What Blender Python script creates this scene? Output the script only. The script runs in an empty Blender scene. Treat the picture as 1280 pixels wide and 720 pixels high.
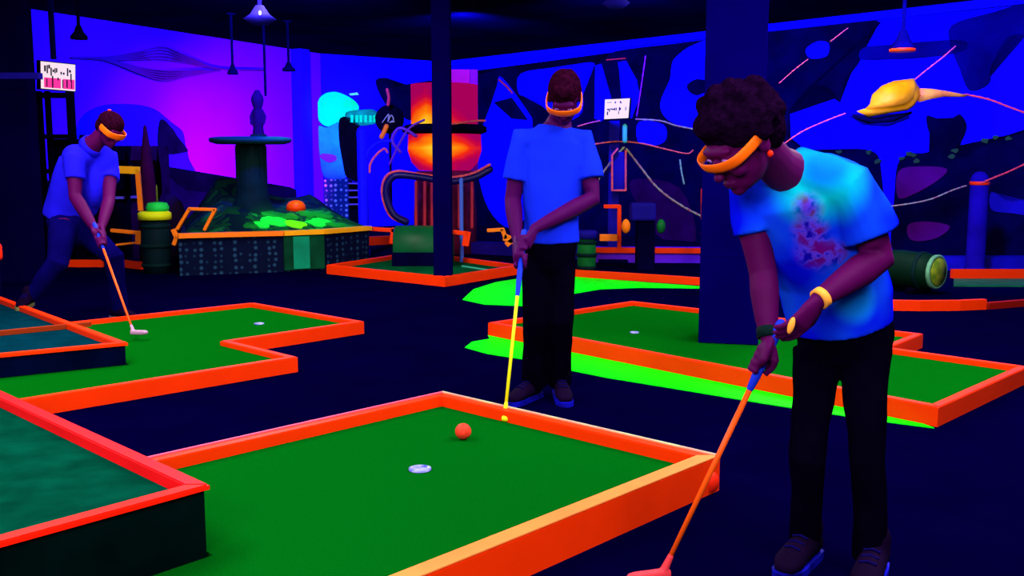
import bpy, bmesh, math, random
from mathutils import Vector, Matrix, noise
random.seed(7)
SC = bpy.context.scene
COL = SC.collection

# ------------------------------------------------------------------ camera, world, exposure, lights
F = 1250.0
TH = math.atan(160/F)
CH = 1.23
cam_d = bpy.data.cameras.new('camera'); cam = bpy.data.objects.new('camera', cam_d); COL.objects.link(cam)
cam.location = (0, 0, CH); cam.rotation_euler = (math.pi/2-TH, 0, 0)
cam_d.sensor_width = 36; cam_d.lens = 36*F/1280; cam_d.clip_end = 200
SC.camera = cam
SC.view_settings.view_transform = 'Standard'; SC.view_settings.look = 'None'
SC.view_settings.exposure = 0.0; SC.view_settings.gamma = 1.0
SC.view_settings.use_curve_mapping = False
world = bpy.data.worlds.new('world'); SC.world = world; world.use_nodes = True
world.node_tree.nodes['Background'].inputs[0].default_value = (0.25, 0.2, 1.0, 1)
world.node_tree.nodes['Background'].inputs[1].default_value = 0.05

def area(name, loc, tgt, sx, sy, power, color):
    l = bpy.data.lights.new(name, 'AREA'); l.shape = 'RECTANGLE'; l.size = sx; l.size_y = sy
    l.energy = power; l.color = color
    o = bpy.data.objects.new(name, l); COL.objects.link(o); o.location = loc
    o.rotation_euler = (Vector(tgt)-Vector(loc)).to_track_quat('-Z', 'Y').to_euler()
    return o
def spot(name, loc, tgt, power, color, ang=80, blend=1.0, r=0.15):
    l = bpy.data.lights.new(name, 'SPOT'); l.energy = power; l.color = color
    l.spot_size = math.radians(ang); l.spot_blend = blend; l.shadow_soft_size = r
    o = bpy.data.objects.new(name, l); COL.objects.link(o); o.location = loc
    o.rotation_euler = (Vector(tgt)-Vector(loc)).to_track_quat('-Z', 'Y').to_euler()
    return o
LC = (1.0, 0.86, 0.92)
for i, (x, y) in enumerate([(-2.6, 2.6), (1.6, 2.2), (-3.0, 5.6), (2.6, 5.2), (-2.2, 8.6), (2.6, 8.4)]):
    area('unseen_area_lamp', (x, y, 3.0), (x, y, 0), 0.5, 2.4, 140, LC)  # unseen near-white ceiling lamps standing in for blacklight
area('unseen_area_lamp', (-0.8, -1.4, 2.6), (0.0, 3.6, 0.1), 3.0, 0.6, 200, LC)  # added behind the camera to light the front faces
area('unseen_area_lamp', (0.8, 4.2, 3.0), (0.2, 9, 0.6), 3.0, 0.6, 80, LC)  # added overhead, tilted to light front faces further back
BL = (0.03, 0.03, 1.0)
spot('blue_spot', (-2.2, 10.5, 2.9), (-4.2, 16.5, 2.6), 2600, BL, 120)
spot('blue_spot', (-0.6, 13.0, 2.9), (-1.2, 20.0, 2.2), 1800, BL, 120)
spot('blue_spot', (1.0, 11.0, 2.9), (2.3, 15, 1.9), 2200, BL, 120)
spot('blue_spot', (3.2, 8.2, 2.9), (5.4, 12, 1.9), 2000, BL, 120)
spot('magenta_spot', (-2.9, 13.6, 0.9), (-4.6, 16.6, 1.0), 1500, (1.0, 0.0, 0.55), 95)
spot('magenta_spot', (-3.6, 13.4, 2.8), (-5.2, 15.2, 0.9), 260, (1.0, 0.0, 0.6), 90)
spot('green_spot', (-2.3, 11.6, 2.95), (-2.55, 11.9, .5), 520, (0.15, 1.0, 0.15), 36, .8)
spot('cyan_spot', (-2.0, 14.6, 2.6), (-3.0, 18.4, 1.9), 1000, (0.02, 1.0, 0.5), 34)
spot('warm_spot', (3.4, 7.2, 2.9), (4.0, 10.1, 2.6), 120, (1.0, 0.75, 0.5), 70)

# ------------------------------------------------------------------ geometry helpers
cT, sT = math.cos(TH), math.sin(TH)
def ray(px, py):
    x = (px-640)/F; y = -(py-360)/F
    return Vector((x, cT+y*sT, y*cT-sT))
CAM = Vector((0, 0, CH))
def G(px, py, z=0.0):
    d = ray(px, py); return CAM + d*((z-CH)/d.z)
def V(px, py, Y):
    d = ray(px, py); return CAM + d*(Y/d.y)

def s2l(c):
    c /= 255.0
    return c/12.92 if c <= 0.04045 else ((c+0.055)/1.055)**2.4
def rgb(r, g, b): return (s2l(r), s2l(g), s2l(b), 1)
MATS = {}
def mat(name, col, rough=0.8, spec=0.02, var=0.0, scale=8.0, emit=0.0, col2=None, bump=0.0, metal=0.0):
    if name in MATS: return MATS[name]
    m = bpy.data.materials.new(name); m.use_nodes = True
    nt = m.node_tree; b = nt.nodes['Principled BSDF']
    b.inputs['Base Color'].default_value = col
    b.inputs['Roughness'].default_value = rough
    b.inputs['Specular IOR Level'].default_value = 0.0 if spec <= 0.05 else spec*0.45
    b.inputs['Metallic'].default_value = metal
    if var > 0 or bump > 0 or col2:
        tc = nt.nodes.new('ShaderNodeTexCoord'); no = nt.nodes.new('ShaderNodeTexNoise')
        no.inputs['Scale'].default_value = scale; no.inputs['Detail'].default_value = 4
        nt.links.new(tc.outputs['Object'], no.inputs['Vector'])
        if var > 0 or col2:
            r = nt.nodes.new('ShaderNodeValToRGB')
            r.color_ramp.elements[0].position = 0.3; r.color_ramp.elements[1].position = 0.7
            r.color_ramp.elements[0].color = tuple(c*(1-var) for c in col[:3])+(1,)
            c2 = col2 if col2 else tuple(min(1, c*(1+var)) for c in col[:3])+(1,)
            r.color_ramp.elements[1].color = c2
            nt.links.new(no.outputs['Fac'], r.inputs['Fac']); nt.links.new(r.outputs['Color'], b.inputs['Base Color'])
        if bump > 0:
            bp = nt.nodes.new('ShaderNodeBump'); bp.inputs['Strength'].default_value = bump; bp.inputs['Distance'].default_value = 0.01
            nt.links.new(no.outputs['Fac'], bp.inputs['Height']); nt.links.new(bp.outputs['Normal'], b.inputs['Normal'])
    if emit > 0:
        b.inputs['Emission Color'].default_value = col; b.inputs['Emission Strength'].default_value = emit
    MATS[name] = m
    return m

M_ORANGE = mat('fluorescent_orange_paint', (0.97, 0.036, 0.0, 1), 0.45, 0.20, 0.05, 5)
M_ORANGE2 = mat('amber_orange_paint', (0.95, 0.20, 0.004, 1), 0.5, 0.3, 0.05, 5)
M_YELLOW = mat('yellow_orange_paint', (0.98, 0.42, 0.005, 1), 0.5, 0.2, 0.08, 6)
M_RED = mat('fluorescent_red_paint', (0.85, 0.02, 0.004, 1), 0.5, 0.2, 0.05, 5)
M_DARKRED = mat('dull_red_paint', (0.30, 0.008, 0.004, 1), 0.6, 0.1)
M_TURF = mat('green_turf', (0.0003, 0.100, 0.0045, 1), 1.0, 0.0, 0.16, 260, bump=0.35)
M_TURF2 = mat('green_turf_far', (0.0003, 0.092, 0.003, 1), 1.0, 0.0, 0.16, 200, bump=0.3)
M_TEAL = mat('teal_turf', (0.0003, 0.048, 0.026, 1), 1.0, 0.0, 0.3, 9, bump=0.2)
M_TEALB = mat('blue_teal_turf', (0.0003, 0.024, 0.040, 1), 1.0, 0.0, 0.2, 7, bump=0.2)
M_SIDE = mat('dark_green_side_carpet', (0.0003, 0.0045, 0.0045, 1), 1.0, 0.0, 0.3, 6)
M_SIDEB = mat('navy_side_carpet', (0.0004, 0.002, 0.020, 1), 1.0, 0.0, 0.3, 6)
M_NEON = mat('neon_green_vinyl', (0.0, 0.92, 0.0, 1), 0.6, 0.1, 0.04, 20)
M_FLOOR = mat('dark_navy_carpet', (0.0004, 0.0, 0.017, 1), 1.0, 0.0, 0.2, 3)
M_CEIL = mat('dark_ceiling_paint', (0.0006, 0.0002, 0.012, 1), 1.0, 0.0, 0.4, 1.2)
M_WALLP = mat('blue_wall_paint', (0.10, 0.001, 0.80, 1), 0.9, 0.03, 0.06, 1.5)
M_WALLB = mat('deep_blue_wall_paint', (0.006, 0.001, 0.85, 1), 0.9, 0.03, 0.35, 0.9)
M_COLUMN = mat('navy_column_paint', (0.001, 0.000, 0.16, 1), 0.8, 0.05, 0.15, 2)
M_COLUMN2 = mat('dark_navy_column_paint', (0.0008, 0.0, 0.075, 1), 0.8, 0.05, 0.2, 2)
M_BLUE = mat('bright_blue_paint', (0.006, 0.004, 0.75, 1), 0.7, 0.1, 0.1, 4)
M_DIMBLUE = mat('muted_blue_paint', (0.006, 0.003, 0.22, 1), 0.7, 0.1, 0.25, 4)
M_VIOLET = mat('violet_paint', (0.11, 0.01, 0.50, 1), 0.7, 0.1, 0.2, 4)
M_BLACK = mat('black_paint', (0.0012, 0.0006, 0.006, 1), 0.8, 0.05, 0.3, 5)
M_NAVYBLACK = mat('navy_black_paint', (0.001, 0.0006, 0.022, 1), 0.85, 0.03, 0.4, 3)
M_PURPLE = mat('dark_purple_paint', (0.09, 0.002, 0.10, 1), 0.85, 0.03, 0.3, 2)
M_PINK = mat('pink_rope', (0.75, 0.06, 0.30, 1), 0.6, 0.1, 0.4, 30, col2=(0.9, 0.12, 0.05, 1))
M_SPECK = mat('speckled_rope', (0.55, 0.06, 0.10, 1), 0.6, 0.1, 0.4, 40, col2=(0.25, 0.42, 0.15, 1))
M_DGREEN = mat('dark_green_paint', (0.001, 0.035, 0.012, 1), 0.6, 0.1, 0.35, 4)
M_GREEN = mat('leaf_green_paint', (0.003, 0.12, 0.02, 1), 0.5, 0.15, 0.3, 6)
M_LGREEN = mat('bright_green_paint', (0.01, 0.55, 0.06, 1), 0.5, 0.15, 0.2, 6)
M_LIME = mat('lime_yellow_paint', (0.60, 0.72, 0.005, 1), 0.5, 0.15, 0.1, 6)
M_TEALP = mat('turquoise_paint', (0.0, 0.75, 0.16, 1), 0.7, 0.05, 0.25, 2.2, col2=(0.0, 0.55, 0.40, 1))
M_DTEAL = mat('dark_teal_wood', (0.0006, 0.012, 0.013, 1), 0.7, 0.1, 0.3, 6)
M_TEALDISC = mat('teal_spool_top', (0.0008, 0.035, 0.07, 1), 0.6, 0.1, 0.2, 5)
M_WHITE = mat('white_paint', (0.75, 0.7, 0.8, 1), 0.5, 0.2)
M_GREY = mat('grey_violet_metal', (0.14, 0.10, 0.35, 1), 0.4, 0.4)
M_SKIN = mat('skin', (0.070, 0.0005, 0.066, 1), 0.6, 0.12, 0.06, 12)  # violet of the blacklight put into the skin colour
M_SKIN3 = mat('blacklit_skin', (0.055, 0.0003, 0.075, 1), 0.6, 0.10, 0.06, 12)  # blacklight violet mixed into this skin colour too
M_HAIR = mat('dark_hair', (0.006, 0.0008, 0.012, 1), 0.9, 0.05, 0.5, 60, bump=0.9)
M_HAIR2 = mat('brown_hair', (0.016, 0.001, 0.010, 1), 0.9, 0.05, 0.5, 60, bump=0.8)
M_SHIRT = mat('blacklit_cotton_shirt', (0.006, 0.024, 0.85, 1), 0.9, 0.05, 0.05, 6, bump=0.1)  # white cotton, given the blue it shows under blacklight
M_SHIRT2 = mat('blacklit_polo_shirt', (0.012, 0.008, 0.85, 1), 0.9, 0.05, 0.05, 6, bump=0.1)  # white polo with blacklight blue put into its colour
M_PANTS = mat('black_trousers', (0.0010, 0.0005, 0.0050, 1), 0.9, 0.03, 0.3, 10, bump=0.3)
M_JEANS = mat('navy_jeans', (0.002, 0.001, 0.085, 1), 0.9, 0.03, 0.2, 8, bump=0.3)
M_SHOE = mat('dark_shoe_leather', (0.004, 0.0004, 0.014, 1), 0.8, 0.06, 0.3, 10)
M_SHOEB = mat('blue_glint_sole', (0.002, 0.002, 0.30, 1), 0.6, 0.1, 0.9, 14)  # blue glints of light put into the sole colour
M_GLASS = mat('fluorescent_orange_plastic', (1.0, 0.14, 0.002, 1), 0.45, 0.3)
M_GRIPB = mat('blue_rubber_grip', (0.006, 0.03, 0.75, 1), 0.6, 0.2)
M_CLUBO = mat('orange_club_shaft', (0.95, 0.10, 0.004, 1), 0.4, 0.35)
M_CLUBY = mat('yellow_club_shaft', (0.72, 0.80, 0.004, 1), 0.4, 0.35)
M_CLUBP = mat('pink_club_head', (0.90, 0.05, 0.07, 1), 0.5, 0.3)
M_BALL = mat('coral_golf_ball', (0.90, 0.05, 0.02, 1), 0.5, 0.25, 0.05, 60, bump=0.3)
M_CUP = mat('blue_white_cup_liner', (0.02, 0.06, 0.85, 1), 0.4, 0.4, 0.2, 40, col2=(0.45, 0.5, 0.95, 1))

def link(name, bm, m, parent=None, smooth=False, label=None):
    """One mesh object out of a bmesh whose vertices are in world space."""
    me = bpy.data.meshes.new(name)
    if parent is not None:
        org = parent.matrix_world.translation if parent.type != 'EMPTY' else Vector(parent['_o'])
        org = Vector(parent['_o'])
    else:
        xs = [v.co.x for v in bm.verts]; ys = [v.co.y for v in bm.verts]; zs = [v.co.z for v in bm.verts]
        org = Vector(((min(xs)+max(xs))/2, (min(ys)+max(ys))/2, min(zs)))
    for v in bm.verts: v.co -= org
    bmesh.ops.recalc_face_normals(bm, faces=bm.faces[:])
    bm.to_mesh(me); bm.free()
    if smooth:
        for p in me.polygons: p.use_smooth = True
    o = bpy.data.objects.new(name, me); COL.objects.link(o)
    ms = m if isinstance(m, (list, tuple)) else [m]
    for x in ms: me.materials.append(x)
    if parent is not None:
        o.parent = parent; o['_o'] = list(org)
    else:
        o.location = org; o['_o'] = list(org)
    if label: o['label'] = label
    return o
def thing(name, label, cat, loc, group=None):
    o = bpy.data.objects.new(name, None); COL.objects.link(o); o.location = loc; o.empty_display_size = 0.1
    o['_o'] = list(loc); o['label'] = label; o['category'] = cat
    if group: o['group'] = group
    return o
def tag(o, label, cat, group=None, kind=None):
    o['label'] = label; o['category'] = cat
    if group: o['group'] = group
    if kind: o['kind'] = kind
    return o
def struct(o, label=None):
    o['kind'] = 'structure'
    if label: o['label'] = label
    return o
def dup(root, off, label, group=None, **kw):
    def cp(o, par):
        c = o.copy(); COL.objects.link(c)
        if par is not None: c.parent = par
        for ch in [x for x in list(COL.objects) if x.parent == o]: cp(ch, c)
        return c
    r = cp(root, None); r.location = root.location + Vector(off); r['label'] = label
    if group: r['group'] = group
    return r

def add_poly(bm, pts, z0, z1):
    """vertical prism over a world polygon"""
    n = len(pts)
    a = [bm.verts.new((p[0], p[1], z0)) for p in pts]; b = [bm.verts.new((p[0], p[1], z1)) for p in pts]
    bm.faces.new(a[::-1]); bm.faces.new(b)
    for i in range(n):
        j = (i+1) % n; bm.faces.new((a[i], a[j], b[j], b[i]))
def add_prism(bm, pts, d):
    """prism of any planar world polygon along vector d"""
    n = len(pts); d = Vector(d)
    a = [bm.verts.new(Vector(p)) for p in pts]; b = [bm.verts.new(Vector(p)+d) for p in pts]
    bm.faces.new(a[::-1]); bm.faces.new(b)
    for i in range(n):
        j = (i+1) % n; bm.faces.new((a[i], a[j], b[j], b[i]))
def add_box(bm, c, s, rz=0.0, bev=0.0, R=None):
    t = bmesh.new(); bmesh.ops.create_cube(t, size=1.0)
    for v in t.verts: v.co = Vector((v.co.x*s[0], v.co.y*s[1], v.co.z*s[2]))
    if bev > 0: bmesh.ops.bevel(t, geom=t.edges[:], offset=bev, segments=2, affect='EDGES', profile=0.5)
    MX = R if R is not None else Matrix.Rotation(rz, 3, 'Z')
    for v in t.verts: v.co = MX @ v.co + Vector(c)
    merge(bm, t)
def merge(bm, t):
    mp = {v: bm.verts.new(v.co) for v in t.verts}
    for f in t.faces:
        try: nf = bm.faces.new([mp[v] for v in f.verts]); nf.material_index = f.material_index
        except ValueError: pass
    t.free()
def add_ell(bm, c, r, R=None, seg=20, rings=12):
    c = Vector(c); R = R or Matrix.Identity(3)
    rows = []
    for i in range(rings+1):
        ph = math.pi*i/rings
        if i in (0, rings):
            rows.append([bm.verts.new(c + R @ Vector((0, 0, r[2]*math.cos(ph))))]); continue
        rows.append([bm.verts.new(c + R @ Vector((r[0]*math.sin(ph)*math.cos(2*math.pi*k/seg), r[1]*math.sin(ph)*math.sin(2*math.pi*k/seg), r[2]*math.cos(ph)))) for k in range(seg)])
    for i in range(rings):
        A, B = rows[i], rows[i+1]
        for k in range(seg):
            l = (k+1) % seg
            if len(A) == 1: bm.faces.new((A[0], B[k], B[l]))
            elif len(B) == 1: bm.faces.new((A[k], B[0], A[l]))
            else: bm.faces.new((A[k], B[k], B[l], A[l]))
def add_loft(bm, pts, rads, side=(1, 0, 0), seg=16, caps=True, flat_end=False):
    """closed tube through pts; rads are r or (a,b): a along side, b across"""
    pts = [Vector(p) for p in pts]; n = len(pts); side = Vector(side)
    R = [(r, r) if not isinstance(r, (tuple, list)) else r for r in rads]
    tans = []
    for i in range(n):
        t = (pts[min(i+1, n-1)]-pts[max(i-1, 0)]); tans.append(t.normalized())
    if caps and not flat_end:
        P0, Q0 = [], []
        for k in (0.98, 0.8, 0.5):
            m = math.sqrt(max(0, 1-k*k)); rr = min(R[0])
            P0.append((pts[0]-tans[0]*rr*k, (R[0][0]*m, R[0][1]*m), tans[0]))
        for k in (0.5, 0.8, 0.98):
            m = math.sqrt(max(0, 1-k*k)); rr = min(R[-1])
            Q0.append((pts[-1]+tans[-1]*rr*k, (R[-1][0]*m, R[-1][1]*m), tans[-1]))
        seq = P0 + [(pts[i], R[i], tans[i]) for i in range(n)] + Q0
    else:
        seq = [(pts[i], R[i], tans[i]) for i in range(n)]
    rows = []; prev = side
    for p, r, t in seq:
        a = prev - t*prev.dot(t)
        if a.length < 1e-5: a = t.orthogonal()
        a.normalize(); b = t.cross(a).normalized(); prev = a
        rows.append([bm.verts.new(p + a*(r[0]*math.cos(2*math.pi*k/seg)) + b*(r[1]*math.sin(2*math.pi*k/seg))) for k in range(seg)])
    for i in range(len(rows)-1):
        for k in range(seg):
            l = (k+1) % seg; bm.faces.new((rows[i][k], rows[i][l], rows[i+1][l], rows[i+1][k]))
    bm.faces.new(rows[0][::-1]); bm.faces.new(rows[-1])
def add_rev(bm, c, prof, seg=28, R=None, closed=True):
    """surface of revolution about local Z through c; prof = [(r,z)...]"""
    c = Vector(c); R = R or Matrix.Identity(3); rows = []
    for r, z in prof:
        if r < 1e-6: rows.append([bm.verts.new(c + R @ Vector((0, 0, z)))])
        else: rows.append([bm.verts.new(c + R @ Vector((r*math.cos(2*math.pi*k/seg), r*math.sin(2*math.pi*k/seg), z))) for k in range(seg)])
    for i in range(len(rows)-1):
        A, B = rows[i], rows[i+1]
        for k in range(seg):
            l = (k+1) % seg
            if len(A) == 1 and len(B) == 1: continue
            if len(A) == 1: bm.faces.new((A[0], B[l], B[k]))
            elif len(B) == 1: bm.faces.new((A[k], A[l], B[0]))
            else: bm.faces.new((A[k], A[l], B[l], B[k]))
    if closed:
        for rw in (rows[0], rows[-1]):
            if len(rw) > 2: bm.faces.new(rw)
def tube_obj(name, pts, r, m, parent=None, seg=8, smooth_n=0, label=None):
    pts = [Vector(p) for p in pts]
    if smooth_n: pts = catmull(pts, smooth_n)
    bm = bmesh.new(); add_loft(bm, pts, [r]*len(pts), side=(0.1, 0.2, 1), seg=seg)
    return link(name, bm, m, parent, True, label)
def catmull(P, n):
    out = []
    for i in range(len(P)-1):
        p0 = P[max(i-1, 0)]; p1 = P[i]; p2 = P[i+1]; p3 = P[min(i+2, len(P)-1)]
        for k in range(n):
            t = k/n
            out.append(0.5*((2*p1)+(p2-p0)*t+(2*p0-5*p1+4*p2-p3)*t*t+(3*p1-p0-3*p2+p3)*t**3))
    out.append(P[-1]); return out
def fuse(name, bm, m, parent, voxel=0.006, it=6, label=None):
    """weld overlapping closed forms into one continuous skin"""
    o = link(name, bm, m, parent, True, label)
    r = o.modifiers.new('r', 'REMESH'); r.mode = 'VOXEL'; r.voxel_size = voxel; r.use_smooth_shade = True
    s = o.modifiers.new('s', 'SMOOTH'); s.factor = 0.5; s.iterations = it
    bpy.context.view_layer.update()
    dg = bpy.context.evaluated_depsgraph_get()
    me = bpy.data.meshes.new_from_object(o.evaluated_get(dg))
    o.modifiers.clear(); o.data = me
    if not me.materials:
        me.materials.append(m)
    for p in me.polygons: p.use_smooth = True
    return o

# ------------------------------------------------------------------ room
CZ = 3.1
LW = [Vector((-8.2, 8.4)), Vector((-3.40, 18.1))]      # left wall line
BW = [Vector((-3.40, 18.1)), Vector((-1.25, 19.6))]    # short back wall line
RW = [Vector((-1.25, 19.6)), Vector((9.4, 8.0))]       # right wall line
bm = bmesh.new(); add_poly(bm, [(-9.5, -3), (10, -3), (10, 20.5), (-9.5, 20.5)], -0.2, 0); struct(link('floor', bm, M_FLOOR))
bm = bmesh.new(); add_poly(bm, [(-9.5, -3), (10, -3), (10, 20.5), (-9.5, 20.5)], CZ, CZ+0.15); struct(link('ceiling', bm, M_CEIL))
def wall(name, a, b, m, th=0.15, left=True):
    d = (b-a).normalized(); n = Vector((-d.y, d.x)) if left else Vector((d.y, -d.x))
    bm = bmesh.new(); add_poly(bm, [a, b, b+n*th, a+n*th], 0, CZ)
    return struct(link(name, bm, m))
wall('wall_left', LW[0], LW[1], M_WALLP)
wall('wall_back', BW[0], BW[1], M_WALLB)
wall('wall_right', RW[0], RW[1], M_WALLB)
# wall hit
def W(px, py, w, off=0.0):
    a, b = w; d = (b-a).normalized(); n = Vector((d.y, -d.x))   # towards the room
    a2 = a+n*off; r = ray(px, py)
    den = r.x*n.x + r.y*n.y; t = (a2.x*n.x+a2.y*n.y)/den
    return CAM + r*t
def WN(w):
    d = (w[1]-w[0]).normalized(); return Vector((d.y, -d.x, 0))

# ------------------------------------------------------------------ lanes
def area2(P):
    return sum(P[i].x*P[(i+1) % len(P)].y-P[(i+1) % len(P)].x*P[i].y for i in range(len(P)))/2
def inset(P, w):
    n = len(P); out = []; s = 1 if area2(P) > 0 else -1
    if isinstance(w, (list, tuple)):
        for i in range(n):
            p0, p1, p2 = P[i-1], P[i], P[(i+1) % n]
            d1 = (p1-p0).normalized(); d2 = (p2-p1).normalized()
            a = p0+Vector((-d1.y, d1.x))*s*w[i-1]; b = p1+Vector((-d2.y, d2.x))*s*w[i]
            den = d1.x*d2.y-d1.y*d2.x
            t = ((b.x-a.x)*d2.y-(b.y-a.y)*d2.x)/den
            out.append(a+d1*t)
        return out
    for i in range(n):
        p0, p1, p2 = P[i-1], P[i], P[(i+1) % n]
        d1 = (p1-p0).normalized(); d2 = (p2-p1).normalized()
        n1 = Vector((-d1.y, d1.x))*s; n2 = Vector((-d2.y, d2.x))*s
        den = 1+n1.dot(n2)
        out.append(p1+(n1+n2)*(w/max(den, 0.2)))
    return out
def lane(name, label, P, zt, zturf, w, mk, mt, skip=(), mats={}, base=None, mbase=None, zb=0.0, split=None):
    P = [Vector((p[0], p[1])) for p in P]
    ws = [0.0 if i in skip else w for i in range(len(P))]
    I = inset(P, ws); c = sum(P, Vector((0, 0)))/len(P)
    t = thing(name, label, 'golf lane', (c.x, c.y, zb))
    zk = zb if base is None else base
    for i in range(len(P)):
        if i in skip: continue
        j = (i+1) % len(P)
        bm = bmesh.new(); add_poly(bm, [P[i], P[j], I[j], I[i]], zk, zt)
        ed = [e for e in bm.edges if all(abs(v.co.z-zt) < 1e-5 for v in e.verts)]
        bmesh.ops.bevel(bm, geom=ed, offset=0.004, segments=2, affect='EDGES')
        if base is not None:
            H_ = inset(P, w*.55); add_poly(bm, [H_[i], H_[j], I[j], I[i]], zturf-.004, zk)
        link('rail', bm, mats.get(i, mk), t)
    bm = bmesh.new(); add_poly(bm, inset(P, [q*.98+.002 for q in ws]), zb+0.004, zturf); link('turf', bm, mt, t)
    if base is not None:
        Q = inset(P, 0.012)
        for i in range(len(Q)):
            j = (i+1) % len(Q); QI = inset(P, w*.5)
            bm = bmesh.new(); add_poly(bm, [Q[i], Q[j], QI[j], QI[i]], zb, base); link('side_panel', bm, mbase or M_SIDE, t)
    return t
def GP(l, z): return [G(a, b, z).xy for a, b in l]
def xsect(a, da, b, db):
    den = da.x*db.y-da.y*db.x; t = ((b.x-a.x)*db.y-(b.y-a.y)*db.x)/den; return a+da*t
rl = GP([(0, 487), (262, 605), (0, 677)], .30)
rd1 = (rl[0]-rl[1]).normalized(); rd2 = (rl[2]-rl[1]).normalized(); RK = rl[1]
fl = GP([(0, 370), (160, 428), (0, 443)], .19)
fd1 = (fl[0]-fl[1]).normalized(); fd2 = (fl[2]-fl[1]).normalized(); FK = fl[1]
# main lane in the foreground
mp = GP([(185, 572), (553, 490), (900, 570), (530, 720)], .133)
A, B, C, D = mp
D = C + (D-C)*1.75; ab = (A-B).normalized()
A2 = xsect(B, ab, RK, rd1)
Q2 = xsect(D, (B-C).normalized(), RK, rd2)
MP = [A2, B, C, D, Q2, RK]
L1 = lane('golf_lane', 'large square green turf lane with thick orange rails holding the coral ball', MP, .133, .085, .062, M_ORANGE, M_TURF, skip=(4, 5))
MI = inset(MP, [.062]*4+[0, 0])
bm = bmesh.new(); add_poly(bm, [C, D, MI[3], MI[2]], .1335, .1375); link('rail_sheen', bm, mat('pale_orange_sheen', (0.97, 0.26, 0.05, 1), 0.5, 0.2, 0.12, 6), L1, label='paler orange rail top with sheen put into its colour')  # pale layer imitating light sheen on the front rail top
o2 = inset(MP, [.013]*4+[0, 0])
bm = bmesh.new(); add_poly(bm, [B, C, o2[2], o2[1]], .1335, .139); link('glint_strip', bm, mat('pale_glint', (0.80, 0.42, 0.34, 1), 0.5, 0.2, 0.3, 7, col2=(0.45, 0.62, 0.30, 1)), L1, label='pale painted glint along the back rail')  # pale layer painted as light grazing the back rail top
bm = bmesh.new(); add_poly(bm, [A2, B, o2[1], o2[0]], .1335, .138); link('glint_strip', bm, mat('pink_glint', (0.95, 0.10, 0.20, 1), 0.5, 0.2), L1, label='pink painted glint along the left back rail')  # pink layer painted as light grazing the left back rail
kp = G(893, 602, .045)
bm = bmesh.new(); add_ell(bm, kp+Vector((-.012, -0.0, 0.0)), (.030, .030, .040)); add_box(bm, kp+Vector((-.02, 0.01, 0)), (.05, .05, .05), math.radians(45), .008)
fuse('corner_bumper', bm, M_RED, L1, .005, 3, label='rounded red corner bumper')
def cup(px, py, z, r, par):
    p = G(px, py, z)
    t = bmesh.new()
    add_rev(t, p, [(r, .0), (r, .006), (r*.86, .007), (r*.84, -.02), (r*.80, .002), (0.0001, .0015)], 28, closed=False)
    return link('cup', t, M_CUP, par, True, label='blue and white cup liner')
cup(525, 587, .0865, .042, L1)
# left L shaped lane
lm = GP([(108, 400), (316, 378), (455, 401.5), (289, 426), (372, 446), (36, 499)], .09)
X0 = xsect(lm[1], (lm[0]-lm[1]).normalized(), FK, fd1)
X1 = xsect(lm[4], (lm[5]-lm[4]).normalized(), RK, rd1)
X2 = RK+rd1*4.2; X3 = FK+fd2*3.2
L2 = lane('golf_lane', 'L shaped green lane with orange rails in the left middle', [X0, lm[1], lm[2], lm[3], lm[4], X1, X2, X3, FK], .09, .06, .05, M_ORANGE, M_TURF2, skip=(5, 6, 7, 8))
cup(324, 405, .0615, .035, L2)
L3 = lane('golf_lane', 'raised teal turf lane at the lower left with dark sides', [RK+rd1*4.2, RK, RK+rd2*1.9, RK+rd2*1.9+rd1*4.2], .30, .262, .052, M_RED, M_TEAL, base=.284, mbase=M_SIDE, zb=.0,
          mats={0: mat('pink_red_paint', (0.92, 0.006, 0.010, 1), 0.45, 0.12, 0.06, 4), 1: mat('scarlet_paint', (0.95, 0.012, 0.002, 1), 0.45, 0.12, 0.05, 5)})
L4 = lane('golf_lane', 'raised blue teal lane under the left player with a crossing divider', [FK+fd1*3.4, FK, FK+fd2*3.2, FK+fd2*3.2+fd1*3.4], .19, .155, .05, M_ORANGE, M_TEALB, base=.172, mbase=M_SIDEB, zb=.0)
a = G(112, 402, .185); b = G(-60, 419, .185)
dd = (b-a).normalized(); nn = Vector((-dd.y, dd.x, 0))*0.035
bm = bmesh.new(); add_poly(bm, [a.xy, b.xy, (b+nn).xy, (a+nn).xy], .157, .186); link('divider', bm, mat('dull_rust', (0.28, 0.03, 0.004, 1), .7, .1), L4, label='dull rust divider rail')  # divider is darker and browner than the orange rails
# right lane
rp = GP([(610, 403), (790, 376), (1154, 417), (1112, 434), (1286, 458), (1173, 509)], .095)
L5 = lane('golf_lane', 'long green lane with orange rails around the square column', rp, .095, .065, .05, M_ORANGE, M_TURF2)
cup(793, 416, .0665, .030, L5)
# far centre lane
fp = GP([(408, 331), (520, 314), (652, 331), (556, 346)], .10)
L6 = lane('golf_lane', 'far small lane with orange rails and a green tunnel', fp, .10, .05, .05, M_ORANGE, mat('deep_teal_turf', (0.001, 0.07, 0.02, 1), .95, .02, .3, 8))
wl = [G(578, 333, .055), G(618, 339, .055)]
tube_obj('chalk_line', wl, .012, mat('pale_green_line', (0.05, 0.45, 0.28, 1), .8, .05), L6)

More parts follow.
